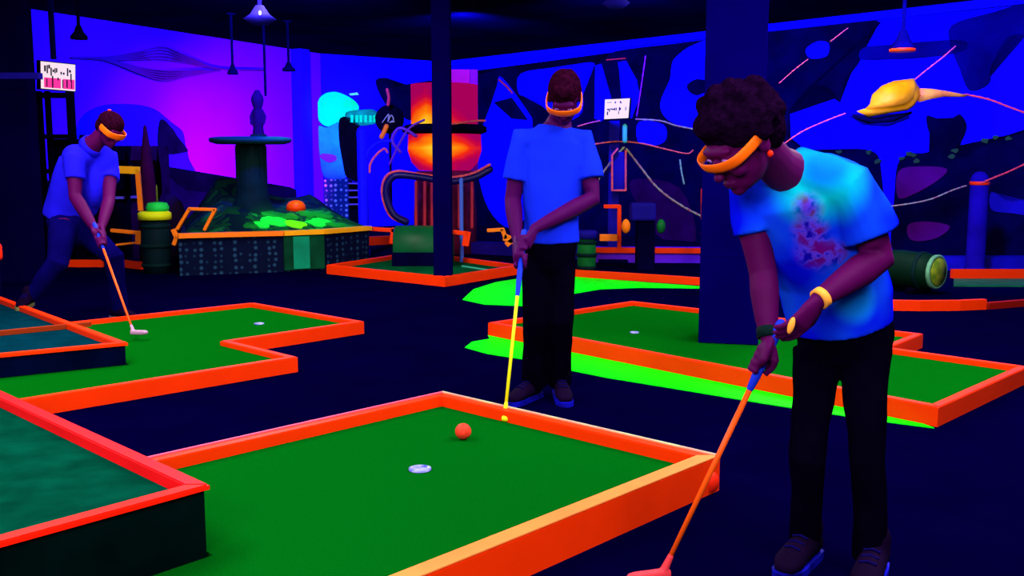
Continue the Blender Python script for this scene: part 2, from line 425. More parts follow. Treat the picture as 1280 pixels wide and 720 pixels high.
# neon green floor mats
def mat_floor(l, label, th=.004):
    bm = bmesh.new(); P = [G(a, b, 0).xy for a, b in l]; add_poly(bm, P, 0.0005, th)
    return tag(link('floor_mat', bm, M_NEON), label, 'mat')
front_dir = (rp[5]-rp[0])
e0, e1 = rp[0].copy(), rp[5].copy()
def fl_xy(x, y): return G(x, y, 0).xy
low = [(1168, 536), (1090, 526), (960, 506), (840, 486), (760, 473), (715, 464), (700, 455), (650, 449), (610, 443), (581, 435), (590, 428), (612, 424)]
P = [fl_xy(*q) for q in low]
nrm = Vector((-(e1-e0).y, (e1-e0).x)).normalized()
if nrm.y > 0: nrm = -nrm
P += [e0+nrm*.003+(e1-e0)*.0, e1+nrm*.003-(e1-e0)*.02]
bm = bmesh.new(); add_poly(bm, P, .0005, .005); tag(link('floor_mat', bm, M_NEON), 'neon green floor strip along the front of the right lane', 'mat')
low2 = [(578, 375), (592, 362), (620, 353), (652, 348), (720, 346.5), (790, 352), (884, 359), (884, 361), (800, 360), (750, 362), (715, 368), (690, 378), (655, 383), (605, 381)]
bm = bmesh.new(); add_poly(bm, [fl_xy(*q) for q in low2], .0005, .005); tag(link('floor_mat', bm, M_NEON), 'neon green pointed floor patch behind the centre player', 'mat')

def board(name, label, pts, h, m, th=.05, z0=0.0, cat='edging'):
    """standing board along floor pixels"""
    Q = [G(a, b, 0).xy for a, b in pts]; n = len(Q); off = []
    for i in range(n):
        d = (Q[min(i+1, n-1)]-Q[max(i-1, 0)]).normalized(); off.append(Q[i]+Vector((-d.y, d.x))*th)
    bm = bmesh.new(); add_poly(bm, Q+off[::-1], z0, z0+h)
    return tag(link(name, bm, m), label, cat)
board('edging_board', 'long low orange edging board behind the centre player', [(655, 336.5), (720, 346.5), (800, 351.5), (900, 358.5)], .075, M_ORANGE)
board('edging_board', 'curved orange edging board below the barrel at right', [(1095, 388), (1150, 389), (1200, 388.5), (1233, 387)], .085, M_ORANGE)
board('edging_board', 'dull red edging board at the right frame edge', [(1236, 387), (1295, 382)], .055, M_DARKRED)
board('edging_board', 'orange edging board at far right below the blue ledge', [(1190, 348), (1300, 348)], .095, M_ORANGE)
bm = bmesh.new(); add_poly(bm, [fl_xy(*q) for q in [(1192, 349.5), (1300, 349.5), (1300, 359), (1192, 358.5)]], .0005, .012); tag(link('floor_mat', bm, M_GREEN), 'green turf strip with white streak at far right', 'mat')
board('edging_board', 'short orange edging board behind the left player legs', [(84, 334), (128, 334)], .085, M_ORANGE)
board('edging_board', 'orange edging board in front of the dark barrel', [(150, 334), (176, 337), (211, 337)], .085, M_ORANGE)
board('edging_board', 'orange edging board left of the green tunnel behind', [(445, 308), (497, 305)], .13, M_ORANGE)

# ------------------------------------------------------------------ columns
def column(label, x0, x1, py_base, m, cap=None, name='square_column', taper=0.0, depth=None):
    pL = G(x0, py_base, 0); pR = G(x1, py_base, 0)
    w = (pR-pL).length; c = (pL+pR)/2; dp = depth or w
    t = thing(name, label, 'column', (c.x, c.y+dp/2, 0))
    bm = bmesh.new(); add_poly(bm, [(c.x-w/2, c.y), (c.x+w/2, c.y), (c.x+w/2, c.y+dp), (c.x-w/2, c.y+dp)], 0, CZ)
    bmesh.ops.bevel(bm, geom=[e for e in bm.edges if abs(e.verts[0].co.z-e.verts[1].co.z) > 1], offset=.008, segments=2, affect='EDGES')
    link('shaft', bm, m, t)
    return t, c, w, dp
column('slender dark blue column beside the green tunnel', 542, 565, 357, mat('navy_slim_column', (0.001, 0.0, 0.050, 1), .8, .05, .2, 2))
column('wide dark column at the left frame edge', -60, 48, 352, mat('darker_navy_paint', (0.001, 0.0, 0.030, 1), .8, .05, .2, 2), depth=.2)
# right big column standing on the lane
pc = G(914, 432, .065)
wcol = .40
tcol = thing('square_column', 'broad navy square column rising from the right lane', 'column', (pc.x, pc.y+.16, .075))
bm = bmesh.new(); R45 = math.radians(-14)
def colbox(z0, z1, w, m, nm):
    bm = bmesh.new(); add_box(bm, (pc.x+.035, pc.y+.23, (z0+z1)/2), (w, w, z1-z0), R45, .006); return link(nm, bm, m, tcol)
colbox(.066, 2.24, .375, M_COLUMN2, 'shaft')
colbox(2.24, CZ, .40, mat('blue_capital_paint', (0.004, 0.003, 0.32, 1), .8, .05, .2, 3), 'capital')
colbox(.62, .64, .378, M_COLUMN2, 'band')

# ------------------------------------------------------------------ wall decorations
def mural(px_pts, w, m, parent, name, off=0.02, th=0.018):
    n = WN(w)
    if name not in ('tooth', 'stripe', 'dark_shape', 'streak', 'leaf_cluster'):
        q = [Vector((a, b, 0)) for a, b in px_pts]; k = len(q); o_ = []
        for i in range(k):
            p0, p1, p2, p3 = q[i-1], q[i], q[(i+1) % k], q[(i+2) % k]
            for t in (0, .25, .5, .75):
                o_.append(0.5*((2*p1)+(p2-p0)*t+(2*p0-5*p1+4*p2-p3)*t*t+(3*p1-p0-3*p2+p3)*t**3))
        px_pts = [(v.x, v.y) for v in o_]
    pts = [W(a, b, w, off) for a, b in px_pts]
    bm = bmesh.new(); add_prism(bm, pts, n*th)
    bmesh.ops.triangulate(bm, faces=[f for f in bm.faces if len(f.verts) > 4])
    return link(name, bm, m, parent)
def mroot(label, w, px):
    p = W(px, 300, w, 0.01); t = thing('wall_mural', label, 'mural', (p.x, p.y, 0.4)); return t
mr = mroot('long blue and black mural panel covering the right wall', RW, 900)
mural([(560, 170), (560, 98), (600, 93), (645, 84), (655, 112), (700, 92), (752, 78), (770, 64), (850, 54), (900, 48), (985, 44), (985, 180), (985, 312), (800, 308), (600, 296)], RW, M_NAVYBLACK, mr, 'silhouette', .012, .010)
mural([(970, 42), (1000, 34), (1096, 26), (1086, 42), (1078, 60), (1074, 78), (1056, 100), (1050, 128), (1040, 112), (1015, 106), (1000, 122), (985, 140), (970, 140)], RW, M_NAVYBLACK, mr, 'silhouette', .013, .010)
mural([(970, 150), (990, 178), (1045, 192), (1062, 186), (1090, 189), (1100, 203), (1103, 250), (1108, 300), (1104, 318), (970, 316)], RW, M_NAVYBLACK, mr, 'silhouette', .014, .010)
mural([(1120, 320), (1119, 250), (1122, 207), (1136, 193), (1160, 192), (1190, 196), (1210, 196), (1230, 177), (1264, 171), (1310, 158), (1320, 240), (1310, 322), (1200, 324)], RW, M_NAVYBLACK, mr, 'silhouette', .013, .010)
mural([(1162, 200), (1168, 180), (1160, 160), (1159, 145), (1168, 147), (1180, 151), (1192, 147), (1200, 143), (1207, 152), (1208, 162), (1202, 176), (1194, 184), (1196, 202)], RW, M_NAVYBLACK, mr, 'tree_top', .016, .010)
mural([(596, 170), (608, 150), (622, 108), (628, 97), (660, 140), (666, 160), (668, 250), (640, 285), (612, 262), (598, 215)], RW, M_BLUE, mr, 'peak', .026)
mural([(618, 128), (640, 122), (660, 150), (640, 148)], RW, M_NAVYBLACK, mr, 'dark_shape', .046)  # dark polygon on the blue mural peak
mural([(745, 82), (752, 80), (764, 122), (760, 145), (752, 152), (744, 148)], RW, M_BLUE, mr, 'stripe', .026)
mural([(773, 78), (783, 76), (796, 100), (800, 120), (790, 148), (778, 140), (782, 120)], RW, M_BLUE, mr, 'stripe', .026)
mural([(652, 92), (700, 84), (740, 78), (740, 86), (726, 92), (728, 140), (700, 150), (668, 120), (650, 118)], RW, M_BLUE, mr, 'cloud', .026)
mural([(845, 72), (868, 56), (893, 58), (893, 150), (866, 160), (836, 150), (826, 130), (838, 100), (840, 85)], RW, M_BLUE, mr, 'planet', .026)
mural([(860, 106), (872, 99), (888, 103), (886, 112), (872, 119), (862, 114)], RW, M_NAVYBLACK, mr, 'crater', .046)
mural([(800, 152), (830, 156), (832, 176), (815, 182), (798, 176)], RW, M_BLUE, mr, 'patch', .026)
mural([(1008, 62), (1022, 52), (1036, 54), (1034, 70), (1014, 73)], RW, M_BLUE, mr, 'patch', .026)
mural([(1190, 32), (1240, 16), (1300, 2), (1300, 42), (1262, 45), (1240, 82), (1236, 104), (1212, 112), (1200, 84), (1190, 60)], RW, mat('midnight_blue_paint', (0.002, 0.001, 0.11, 1), .8, .05, .4, 2), mr, 'night_shape', .026)
mural([(1080, 60), (1112, 56), (1200, 50), (1205, 64), (1150, 72), (1100, 74), (1076, 74)], RW, mat('midnight_blue_paint', (0, 0, 0, 1)), mr, 'night_shape', .026)
mural([(1062, 145), (1090, 150), (1135, 141), (1137, 147), (1110, 157), (1078, 155)], RW, mat('midnight_blue_paint', (0, 0, 0, 1)), mr, 'dark_shape', .026)  # midnight blue polygon on the wall below the saucer
mural([(1124, 214), (1150, 208), (1184, 211), (1172, 226), (1140, 244), (1123, 246)], RW, M_PURPLE, mr, 'purple_patch', .026)
mural([(1136, 281), (1160, 277), (1188, 283), (1170, 298), (1140, 300)], RW, M_PURPLE, mr, 'purple_patch', .026)
mural([(790, 225), (850, 235), (870, 300), (830, 300), (800, 260)], RW, mat('deep_plum_paint', (0.03, 0.001, 0.035, 1), .85, .03, .4, 3), mr, 'plum_patch', .026)
mural([(1240, 240), (1262, 252), (1278, 250), (1300, 256), (1300, 270), (1262, 266), (1240, 262)], RW, M_DIMBLUE, mr, 'patch', .026)
# leafy fringe of the painted trees
for (x, y) in [(1128, 198), (1136, 192), (1142, 194), (1146, 201), (1190, 196), (1194, 188), (1232, 176), (1245, 172), (1262, 173), (1050, 190), (1086, 190), (1098, 202)]:
    k = 3.0; q = []
    for j in range(7):
        an = j*math.tau/7+random.random()*.5; rr = k*random.uniform(.6, 1.3); q.append((x+rr*math.cos(an)*1.5, y+rr*math.sin(an)))
    mural(q, RW, mat('leaf_fringe', (0.02, 0.09, 0.03, 1), .9, .03), mr, 'leaf_cluster', .030)
# left wall mural and line drawing
ml = mroot('blue and violet hill mural on the left wall', LW, 180)
mural([(96, 160), (120, 134), (160, 130), (192, 136), (212, 152), (228, 165), (232, 190), (240, 240), (96, 240)], LW, M_BLUE, ml, 'hill', .012, .010)
mural([(200, 150), (214, 160), (222, 172), (230, 182), (232, 190), (200, 190)], LW, M_NAVYBLACK, ml, 'peak', .03)
mural([(42, 232), (190, 205), (232, 238), (310, 236), (362, 234), (362, 262), (42, 285)], LW, M_NAVYBLACK, ml, 'ground_band', .028)
eye = thing('wire_wall_ornament', 'eye shaped ornament of thin curved lines on the upper left wall', 'ornament', tuple(W(205, 80, LW, .05)))
for k in range(5):
    a = 6+k*4
    up = [W(90+k*6, 72, LW, .05), W(140, 75-k, LW, .05), W(175, 78-a*.6, LW, .05), W(205, 80-a*.95, LW, .05), W(235, 82-a*.5, LW, .05), W(275, 86, LW, .05), W(330, 88, LW, .05)]
    dn = [W(90+k*6, 72, LW, .055), W(140, 76+k*.5, LW, .055), W(178, 82+a*.5, LW, .055), W(207, 84+a*.75, LW, .055), W(235, 86+a*.4, LW, .055), W(275, 88, LW, .055)]
    tube_obj('wire', up, .012, mat('violet_wire', (0.05, 0.004, 0.25, 1), .6, .1), eye, 6, 5)
    tube_obj('wire', dn, .012, MATS['violet_wire'], eye, 6, 5)
# back wall mural: turquoise creature
mb = mroot('turquoise rock creature mural on the back wall', BW, 430)
def bmur(l, m, n, off=.03): return mural(l, BW, m, mb, n, off)
bmur([(398, 150), (396, 130), (404, 118), (420, 115), (440, 124), (448, 136), (432, 146), (420, 154), (408, 158)], M_TEALP, 'head')
bmur([(397, 158), (410, 160), (424, 152), (428, 170), (426, 200), (432, 222), (406, 222), (400, 200), (398, 180)], mat('azure_paint', (0.006, 0.16, 0.55, 1), .7, .1, .4, 3), 'body')
bmur([(424, 150), (434, 146), (446, 152), (452, 170), (454, 222), (434, 222), (428, 200), (424, 176)], M_BLACK, 'arch', .05)
bmur([(432, 141), (455, 137), (470, 139), (470, 154), (440, 156)], mat('dark_turquoise', (0.002, 0.16, 0.14, 1), .8, .05, .5, 8), 'jaw', .05)
for x in (438, 444, 449, 455, 461, 466):
    bmur([(x, 144), (x+3.2, 144), (x+3.2, 153), (x, 153)], M_TEALP, 'tooth', .072)
bmur([(436, 117), (446, 115.5), (448, 118.5), (438, 119.5)], mat('ice_blue', (0.15, 0.55, 0.9, 1), .7, .1), 'streak')
bmur([(470, 100), (485, 98), (500, 108), (545, 102), (545, 140), (512, 150), (498, 138), (484, 132), (474, 116)], M_NAVYBLACK, 'cloud', .03)
bmur([(400, 196), (404, 192), (418, 194), (420, 200), (410, 203)], M_VIOLET, 'gill', .05)
# blue upright posts
def post(label, px, pyb, pyt, wpx, Y, m, name='post', band=None):
    b = V(px, pyb, Y); t0 = V(px, pyt, Y); r = wpx/2*b.y/F
    t = thing(name, label, 'post', (b.x, b.y, 0)); h = t0.z
    bm = bmesh.new(); add_rev(bm, (b.x, b.y, 0), [(r*1.15, 0), (r*1.15, .06), (r, .08), (r, h-r), (r*.86, h-r*.5), (r*.5, h-r*.12), (0, h)], 24)
    link('shaft', bm, m, t, True)
    if band:
        z = V(px, band, Y).z
        bm = bmesh.new(); add_rev(bm, (b.x, b.y, z), [(r*1.02, -.02), (r*1.08, -.012), (r*1.08, .012), (r*1.02, .02)], 24); link('band', bm, M_ORANGE, t, True, label='glowing orange band')
    return t
post('round topped blue post with an orange band on the right', 1218, 340, 214, 22, 10.9, mat('post_indigo', (0.008, 0.002, 0.13, 1), .8, .05, .3, 3), band=229)
post('bright blue upright post beside the curved tubes', 455, 300, 158, 13, 12.9, M_BLUE)
post('pale blue narrow post behind the centre player', 577, 300, 222, 5, 11.6, mat('pale_blue_paint', (0.05, 0.12, 0.6, 1), .6, .2))
# wall pilaster
a = W(376, 200, LW, .0)
bm = bmesh.new(); add_box(bm, (a.x+.05, a.y-.12, CZ/2), (.24, .24, CZ), math.radians(-30), .006); struct(link('trim_1', bm, M_BLUE))
# cornice along the right wall top
n = WN(RW); a = Vector((RW[0].x, RW[0].y, 0)); b = Vector((RW[1].x, RW[1].y, 0))
bm = bmesh.new(); add_poly(bm, [a.xy, b.xy, (b+n*.10).xy, (a+n*.10).xy], CZ-.10, CZ); struct(link('trim_2', bm, M_BLUE))

# ------------------------------------------------------------------ ledges along the right wall
def ledge(label, l, pyt, m, m2=None):
    Q = [G(x, y, 0).xy for x, y in l]; zt = V(l[0][0], pyt, Q[0].y).z
    t = thing('display_ledge', label, 'ledge', (Q[0].x, Q[0].y, 0))
    d = (Q[1]-Q[0]).normalized(); nn = Vector((-d.y, d.x))*.25
    bm = bmesh.new(); add_poly(bm, [Q[0], Q[1], Q[1]+nn, Q[0]+nn], 0, zt); link('front', bm, m, t)
    if m2:
        bm = bmesh.new(); add_poly(bm, [Q[0]-nn*.12, Q[1]-nn*.12, Q[1], Q[0]], zt-.055, zt+.01); link('top_rail', bm, m2, t)
    return t
ledge('violet ledge with an orange top rail behind the centre player', [(738, 328), (884, 329)], 310, M_VIOLET, M_ORANGE)
ledge('plain blue ledge at the far right', [(1100, 338), (1310, 338)], 322, M_DIMBLUE)
ledge('dim blue ledge behind the tunnel', [(566, 316), (736, 325)], 302, mat('dusk_blue', (0.008, 0.003, 0.13, 1), .8, .05, .3, 3))

# ------------------------------------------------------------------ planter stage
fz = .44
S = [G(225, 345, 0).xy, G(355, 340, 0).xy, G(405, 337, 0).xy, G(462, 330, 0).xy]
S += [Vector((-2.3, 13.5)), Vector((-4.35, 13.3))]
st = thing('planter_stage', 'raised dark studded stage with a yellow edge holding the big spool', 'stage', (S[0].x, S[0].y, 0))
def studded(nm, c1, c2, sc):
    m = bpy.data.materials.new(nm); m.use_nodes = True; nt = m.node_tree; b = nt.nodes['Principled BSDF']; b.inputs['Roughness'].default_value = .8
    b.inputs['Specular IOR Level'].default_value = .05
    tc = nt.nodes.new('ShaderNodeTexCoord'); mp_ = nt.nodes.new('ShaderNodeMapping'); mp_.inputs['Scale'].default_value = (sc, sc, sc)
    vo = nt.nodes.new('ShaderNodeTexVoronoi'); vo.inputs['Scale'].default_value = 1; vo.inputs['Randomness'].default_value = .25
    r = nt.nodes.new('ShaderNodeValToRGB'); r.color_ramp.elements[0].position = .20; r.color_ramp.elements[1].position = .38
    r.color_ramp.elements[0].color = c2; r.color_ramp.elements[1].color = c1
    nt.links.new(tc.outputs['Object'], mp_.inputs['Vector']); nt.links.new(mp_.outputs['Vector'], vo.inputs['Vector']); nt.links.new(vo.outputs['Distance'], r.inputs['Fac']); nt.links.new(r.outputs['Color'], b.inputs['Base Color'])
    return m
M_STUD = studded('studded_navy_panel', (0.0006, 0.003, 0.022, 1), (0.012, 0.05, 0.11, 1), 15)
bm = bmesh.new(); add_poly(bm, S, 0, fz-.03); link('body', bm, M_STUD, st)
# green panel
d = (S[2]-S[1]).normalized(); nn = Vector((d.y, -d.x))
bm = bmesh.new(); add_poly(bm, [S[1]+nn*.001, S[2]+nn*.001, S[2]+nn*.03, S[1]+nn*.03], 0.02, fz-.04); link('green_panel', bm, mat('green_panel', (0.001, 0.055, 0.02, 1), .7, .1, .4, 4), st)
q0 = S[1].lerp(S[2], .22); q1_ = S[1].lerp(S[2], .62)
bm = bmesh.new(); add_poly(bm, [q0+nn*.031, q1_+nn*.031, q1_+nn*.04, q0+nn*.04], 0.03, fz-.05); link('light_stripe', bm, mat('sea_green_stripe', (0.003, 0.24, 0.11, 1), .7, .1, .3, 5), st)
for i in range(3):
    bm = bmesh.new(); a, b = S[i], S[i+1]; d = (b-a).normalized(); nn = Vector((d.y, -d.x))
    add_poly(bm, [a+nn*.05, b+nn*.05, b-nn*.06, a-nn*.06], fz-.035, fz+.015); link('edge_board', bm, [M_ORANGE2, M_YELLOW, M_YELLOW][i], st)
# mound
def mound():
    bm = bmesh.new(); nx, ny = 46, 30; g = []
    xs0, xs1, ys0, ys1 = -4.75, -1.75, 10.7, 13.6
    for j in range(ny):
        row = []
        for i in range(nx):
            u, v = i/(nx-1), j/(ny-1)
            # bilinear over the stage footprint
            f = S[0].lerp(S[3], u)+Vector((0.05, .12)); bk = S[5].lerp(S[4], u)
            p = f.lerp(bk, v)
            e = min(1, v*3.0)*min(1, u*5)*min(1, (1-u)*5)
            z = fz-.02 + e*(.12+.30*v*(0.6+0.9*abs(noise.noise(Vector((p.x*1.1, p.y*1.1, 3.3)))) + .5*math.exp(-((u-.25)**2)/.04)))
            row.append(bm.verts.new((p.x, p.y, z)))
        g.append(row)
    for j in range(ny-1):
        for i in range(nx-1): bm.faces.new((g[j][i], g[j][i+1], g[j+1][i+1], g[j+1][i]))
    # skirt
    base = {}
    def lo(v):
        if v not in base: base[v] = bm.verts.new((v.co.x, v.co.y, fz-.035))
        return base[v]
    ring = g[0][:]+[g[j][-1] for j in range(1, ny)]+g[-1][-2::-1]+[g[j][0] for j in range(ny-2, 0, -1)]
    for i in range(len(ring)):
        a, b = ring[i], ring[(i+1) % len(ring)]; bm.faces.new((a, b, lo(b), lo(a)))
    return bm
m = bpy.data.materials.new('painted_turf_mound'); m.use_nodes = True; nt = m.node_tree; b = nt.nodes['Principled BSDF']; b.inputs['Roughness'].default_value = .9; b.inputs['Specular IOR Level'].default_value = .03
tc = nt.nodes.new('ShaderNodeTexCoord'); no = nt.nodes.new('ShaderNodeTexNoise'); no.inputs['Scale'].default_value = 2.6; no.inputs['Detail'].default_value = 2; no.inputs['Distortion'].default_value = .8
r = nt.nodes.new('ShaderNodeValToRGB'); r.color_ramp.interpolation = 'CONSTANT'
r.color_ramp.elements[0].color = (0.001, 0.010, 0.025, 1); r.color_ramp.elements[0].position = 0
r.color_ramp.elements[1].color = (0.002, 0.05, 0.02, 1); r.color_ramp.elements[1].position = .47
e = r.color_ramp.elements.new(.54); e.color = (0.002, 0.02, 0.03, 1)
e = r.color_ramp.elements.new(.60); e.color = (0.004, 0.12, 0.03, 1)
nt.links.new(tc.outputs['Object'], no.inputs['Vector']); nt.links.new(no.outputs['Fac'], r.inputs['Fac']); nt.links.new(r.outputs['Color'], b.inputs['Base Color'])
link('mound', mound(), m, st, True)
# splash: irregular green plates lying on the mound
from mathutils.bvhtree import BVHTree
bpy.context.view_layer.update()
mo = [o for o in COL.objects if o.name.startswith('mound')][0]
bv = BVHTree.FromPolygons([v.co+Vector(st['_o']) for v in mo.data.vertices], [list(p.vertices) for p in mo.data.polygons])
def on_mound(px, py):
    h = bv.ray_cast(CAM, ray(px, py).normalized()); return h[0]
for (px, py, rx, mm) in [(346, 279, .17, M_LGREEN), (330, 282, .11, M_LGREEN), (372, 281, .16, mat('yellow_green_paint', (0.16, 0.70, 0.01, 1), .6, .1, .2, 6)), (398, 279, .15, M_LGREEN), (415, 281, .12, M_GREEN), (360, 271, .13, M_GREEN), (384, 268, .13, M_GREEN), (314, 284, .10, M_GREEN), (432, 283, .12, M_GREEN), (340, 269, .12, M_GREEN), (405, 270, .12, M_GREEN), (262, 268, .14, M_GREEN), (285, 262, .16, M_DGREEN)]:
    h = on_mound(px, py)
    if h is None: continue
    bm = bmesh.new(); pts = []
    n_ = 11
    for k in range(n_):
        an = k*math.tau/n_; rr = rx*random.uniform(.55, 1.25)
        x, y = h.x+rr*math.cos(an), h.y+rr*.9*math.sin(an)
        hh = bv.ray_cast(Vector((x, y, 3)), Vector((0, 0, -1)))[0]
        pts.append(Vector((x, y, (hh.z if hh else h.z)+.012)))
    c = bm.verts.new(h+Vector((0, 0, .03))); vs = [bm.verts.new(p) for p in pts]; lo = [bm.verts.new(p-Vector((0, 0, .03))) for p in pts]
    for k in range(n_):
        l = (k+1) % n_; bm.faces.new((c, vs[k], vs[l])); bm.faces.new((vs[k], lo[k], lo[l], vs[l]))
    bm.faces.new(lo[::-1])
    link('splash_patch', bm, mm, st)
# giant spool
sY = 12.1
pb = V(316, 262, sY); pt = V(316, 178, sY); sx = pb.x
k = sY/F
sp = thing('giant_spool', 'tall dark teal cable spool table on the stage mound', 'spool', (sx, sY, .45))
bm = bmesh.new(); add_rev(bm, (sx, sY, 0), [(.34, on_mound(316, 264).z-.03), (.33, .60), (.25, .66), (.205, .76), (.185, .88), (.175, 1.1), (.175, 1.42)], 32); link('drum', bm, M_DTEAL, sp, True)
bm = bmesh.new(); zd = V(316, 175, sY).z
add_rev(bm, (sx, sY, zd), [(0, -.05), (.40, -.05), (.47, -.03), (.485, 0), (.47, .025), (.40, .035), (0, .035)], 40); link('top_disc', bm, M_TEALDISC, sp, True)
for i in range(10):
    an = i*math.tau/10; bm = bmesh.new(); add_box(bm, (sx+.178*math.cos(an), sY+.178*math.sin(an), 1.05), (.012, .05, .70), an); link('stave', bm, M_DTEAL, sp)
# totem on the spool
tz = zd+.035; tx = V(323, 165, sY).x
tt = thing('totem_figure', 'dark carved figure standing on the big spool', 'figurine', (tx, sY, tz))
bm = bmesh.new(); hh = V(323, 115, sY).z-tz
add_loft(bm, [(tx, sY, tz+hh*f) for f in (0.03, .2, .35, .5, .62, .70, .8, .9, .97)], [.075, .06, .065, .055, .045, .06, .075, .07, .045], seg=18)
add_loft(bm, [(tx-.05, sY, tz+hh*.58), (tx-.085, sY, tz+hh*.45), (tx-.07, sY-.03, tz+hh*.3)], [.022, .018, .02]); add_loft(bm, [(tx+.05, sY, tz+hh*.58), (tx+.085, sY, tz+hh*.45), (tx+.07, sY-.03, tz+hh*.3)], [.022, .018, .02])
fuse('body', bm, mat('plum_black_paint', (0.012, 0.001, 0.03, 1), .8, .05), tt, .01, 3)
bm = bmesh.new(); add_rev(bm, (tx, sY, tz+.0), [(.10, 0), (.10, .02), (.08, .035)], 20); link('foot', bm, M_DTEAL, tt, True)
# orange dome
h = on_mound(370, 262) or Vector((-2.9, 12.6, .6))
bm = bmesh.new(); rr = 12*h.y/F; add_rev(bm, (h.x, h.y, h.z-.02), [(rr, 0), (rr, .05), (rr*.93, rr*.7), (rr*.7, rr*.97), (rr*.35, rr*1.12), (0, rr*1.16)], 24)
tag(link('dome_bumper', bm, M_ORANGE, None, True), 'small orange dome sitting on the stage mound', 'dome')

# ------------------------------------------------------------------ barrels
def barrel_up(label, px0, px1, pyb, pyt, Y, m, mlid, lid2=None):
    b = V((px0+px1)/2, pyb, Y); tp = V((px0+px1)/2, pyt, Y); r = (px1-px0)/2*Y/F; h = tp.z
    t = thing('barrel', label, 'barrel', (b.x, Y, 0))
    bm = bmesh.new(); add_rev(bm, (b.x, Y, 0), [(r*.86, 0), (r*.95, h*.2), (r, h*.5), (r*.95, h*.8), (r*.86, h-.02)], 28); link('body', bm, m, t, True)
    for z in (.15, .5, .85):
        bm = bmesh.new(); rr = r*(1.0 if z == .5 else .945); add_rev(bm, (b.x, Y, h*z), [(rr, -.02), (rr+.012, -.015), (rr+.012, .015), (rr, .02)], 28); link('hoop', bm, M_DTEAL, t, True)
    bm = bmesh.new(); add_rev(bm, (b.x, Y, h-.02), [(r*1.12, 0), (r*1.12, .07), (r*.95, .09), (0, .09)], 28); link('lid', bm, mlid, t, True, label='glowing lid')
    return t, b, r, h
t, b, r, h = barrel_up('upright dark barrel with a lime lid left of the stage', 178, 214, 330, 272, 10.9, mat('dark_teal_barrel', (0.001, 0.010, 0.014, 1), .6, .1, .3, 5), M_LIME)
sg = V(197, 262, 10.9)
hd = thing('green_hat_stand', 'small green hat shaped lamp on the dark barrel', 'ornament', (sg.x, 10.9, h+.07))
bm = bmesh.new(); add_rev(bm, (sg.x, 10.9, h+.07), [(.11, 0), (.125, .04), (.10, .09), (.03, .10)], 24); link('hat', bm, M_LGREEN, hd, True)
bm = bmesh.new(); add_rev(bm, (sg.x, 10.9, h+.17), [(.012, -.01), (.008, .16), (.002, .19)], 10); link('spike', bm, mat('olive_paint', (0.10, 0.14, 0.02, 1), .6, .1), hd, True)
t2, b2, r2, h2 = barrel_up('small green barrel behind the centre player', 721, 745, 334, 296, 10.95, M_GREEN, M_DIMBLUE)
# lying barrel at right
bc = V(1172, 341, 9.1); rb = 23*9.1/F; bc.z = rb+.045
ax = Vector((.60, -.80, 0)); L = .72
t = thing('barrel', 'dark barrel lying on its side with a glowing yellow green end', 'barrel', (bc.x-ax.x*L/2, bc.y-ax.y*L/2, 0))
Rb = Vector((0, 0, 1)).rotation_difference(ax).to_matrix()
bm = bmesh.new(); add_rev(bm, bc-ax*L, [(rb*.9, 0), (rb*1.0, L*.25), (rb*1.06, L*.5), (rb*1.0, L*.8), (rb*.92, L-.01)], 32, Rb); link('body', bm, mat('dark_green_barrel', (0.0005, 0.014, 0.006, 1), .6, .1, .3, 5), t, True)
bm = bmesh.new(); add_rev(bm, bc, [(rb*.93, -.03), (rb*.95, .0), (rb*.86, .012), (rb*.80, .004), (0, .004)], 32, Rb); link('end_ring', bm, mat('grey_green_paint', (0.10, 0.32, 0.16, 1), .6, .1, .3, 8), t, True)
bm = bmesh.new(); add_rev(bm, bc, [(rb*.78, .004), (rb*.74, .016), (0, .02)], 32, Rb); link('end_disc', bm, mat('yellow_green_disc', (0.10, 0.36, 0.02, 1), .6, .1, .5, 14, col2=(0.32, 0.42, 0.02, 1)), t, True, label='yellow green end disc')
for s in (.2, .75):
    bm = bmesh.new(); add_rev(bm, bc-ax*L*s, [(rb*1.0, -.02), (rb*1.07, -.015), (rb*1.07, .015), (rb*1.0, .02)], 32, Rb); link('hoop', bm, M_DTEAL, t, True)
for s in (.25, .8):
    c = bc-ax*L*s; bm = bmesh.new(); add_box(bm, (c.x, c.y, .03), (.08, rb*1.9, .06), math.atan2(ax.y, ax.x), .01); link('cradle', bm, M_BLACK, t)
# tunnel
tc_ = G(530, 330, .05); L = .66; rt = .24
t = thing('tunnel_obstacle', 'green half round tunnel standing on the far lane', 'obstacle', (tc_.x, tc_.y, .05))
bm = bmesh.new(); N = 20
def arc(r, x): return [Vector((tc_.x+x, tc_.y+r*math.cos(math.pi*k/N), .05+.20+r*math.sin(math.pi*k/N))) for k in range(N+1)]
rows = []
for x in (-L/2, -L/2+.02, L/2-.02, L/2):
    rr = rt if abs(x) < L/2-.01 else rt-.02
    o_ = arc(rr, x); o_ = [Vector((o_[0].x, o_[0].y, .05))]+o_+[Vector((o_[-1].x, o_[-1].y, .05))]
    i_ = arc(rt-.05, x); i_ = [Vector((i_[0].x, i_[0].y, .05))]+i_+[Vector((i_[-1].x, i_[-1].y, .05))]
    rows.append(([bm.verts.new(p) for p in o_], [bm.verts.new(p) for p in i_]))
for a_, b_ in zip(rows[:-1], rows[1:]):
    for k in range(N+2):
        bm.faces.new((a_[0][k], a_[0][k+1], b_[0][k+1], b_[0][k])); bm.faces.new((a_[1][k+1], a_[1][k], b_[1][k], b_[1][k+1]))
for rw in (rows[0], rows[-1]):
    for k in range(N+2): bm.faces.new((rw[0][k], rw[1][k], rw[1][k+1], rw[0][k+1]))
for k in (0, N+2):
    for a_, b_ in zip(rows[:-1], rows[1:]): bm.faces.new((a_[0][k], b_[0][k], b_[1][k], a_[1][k]))
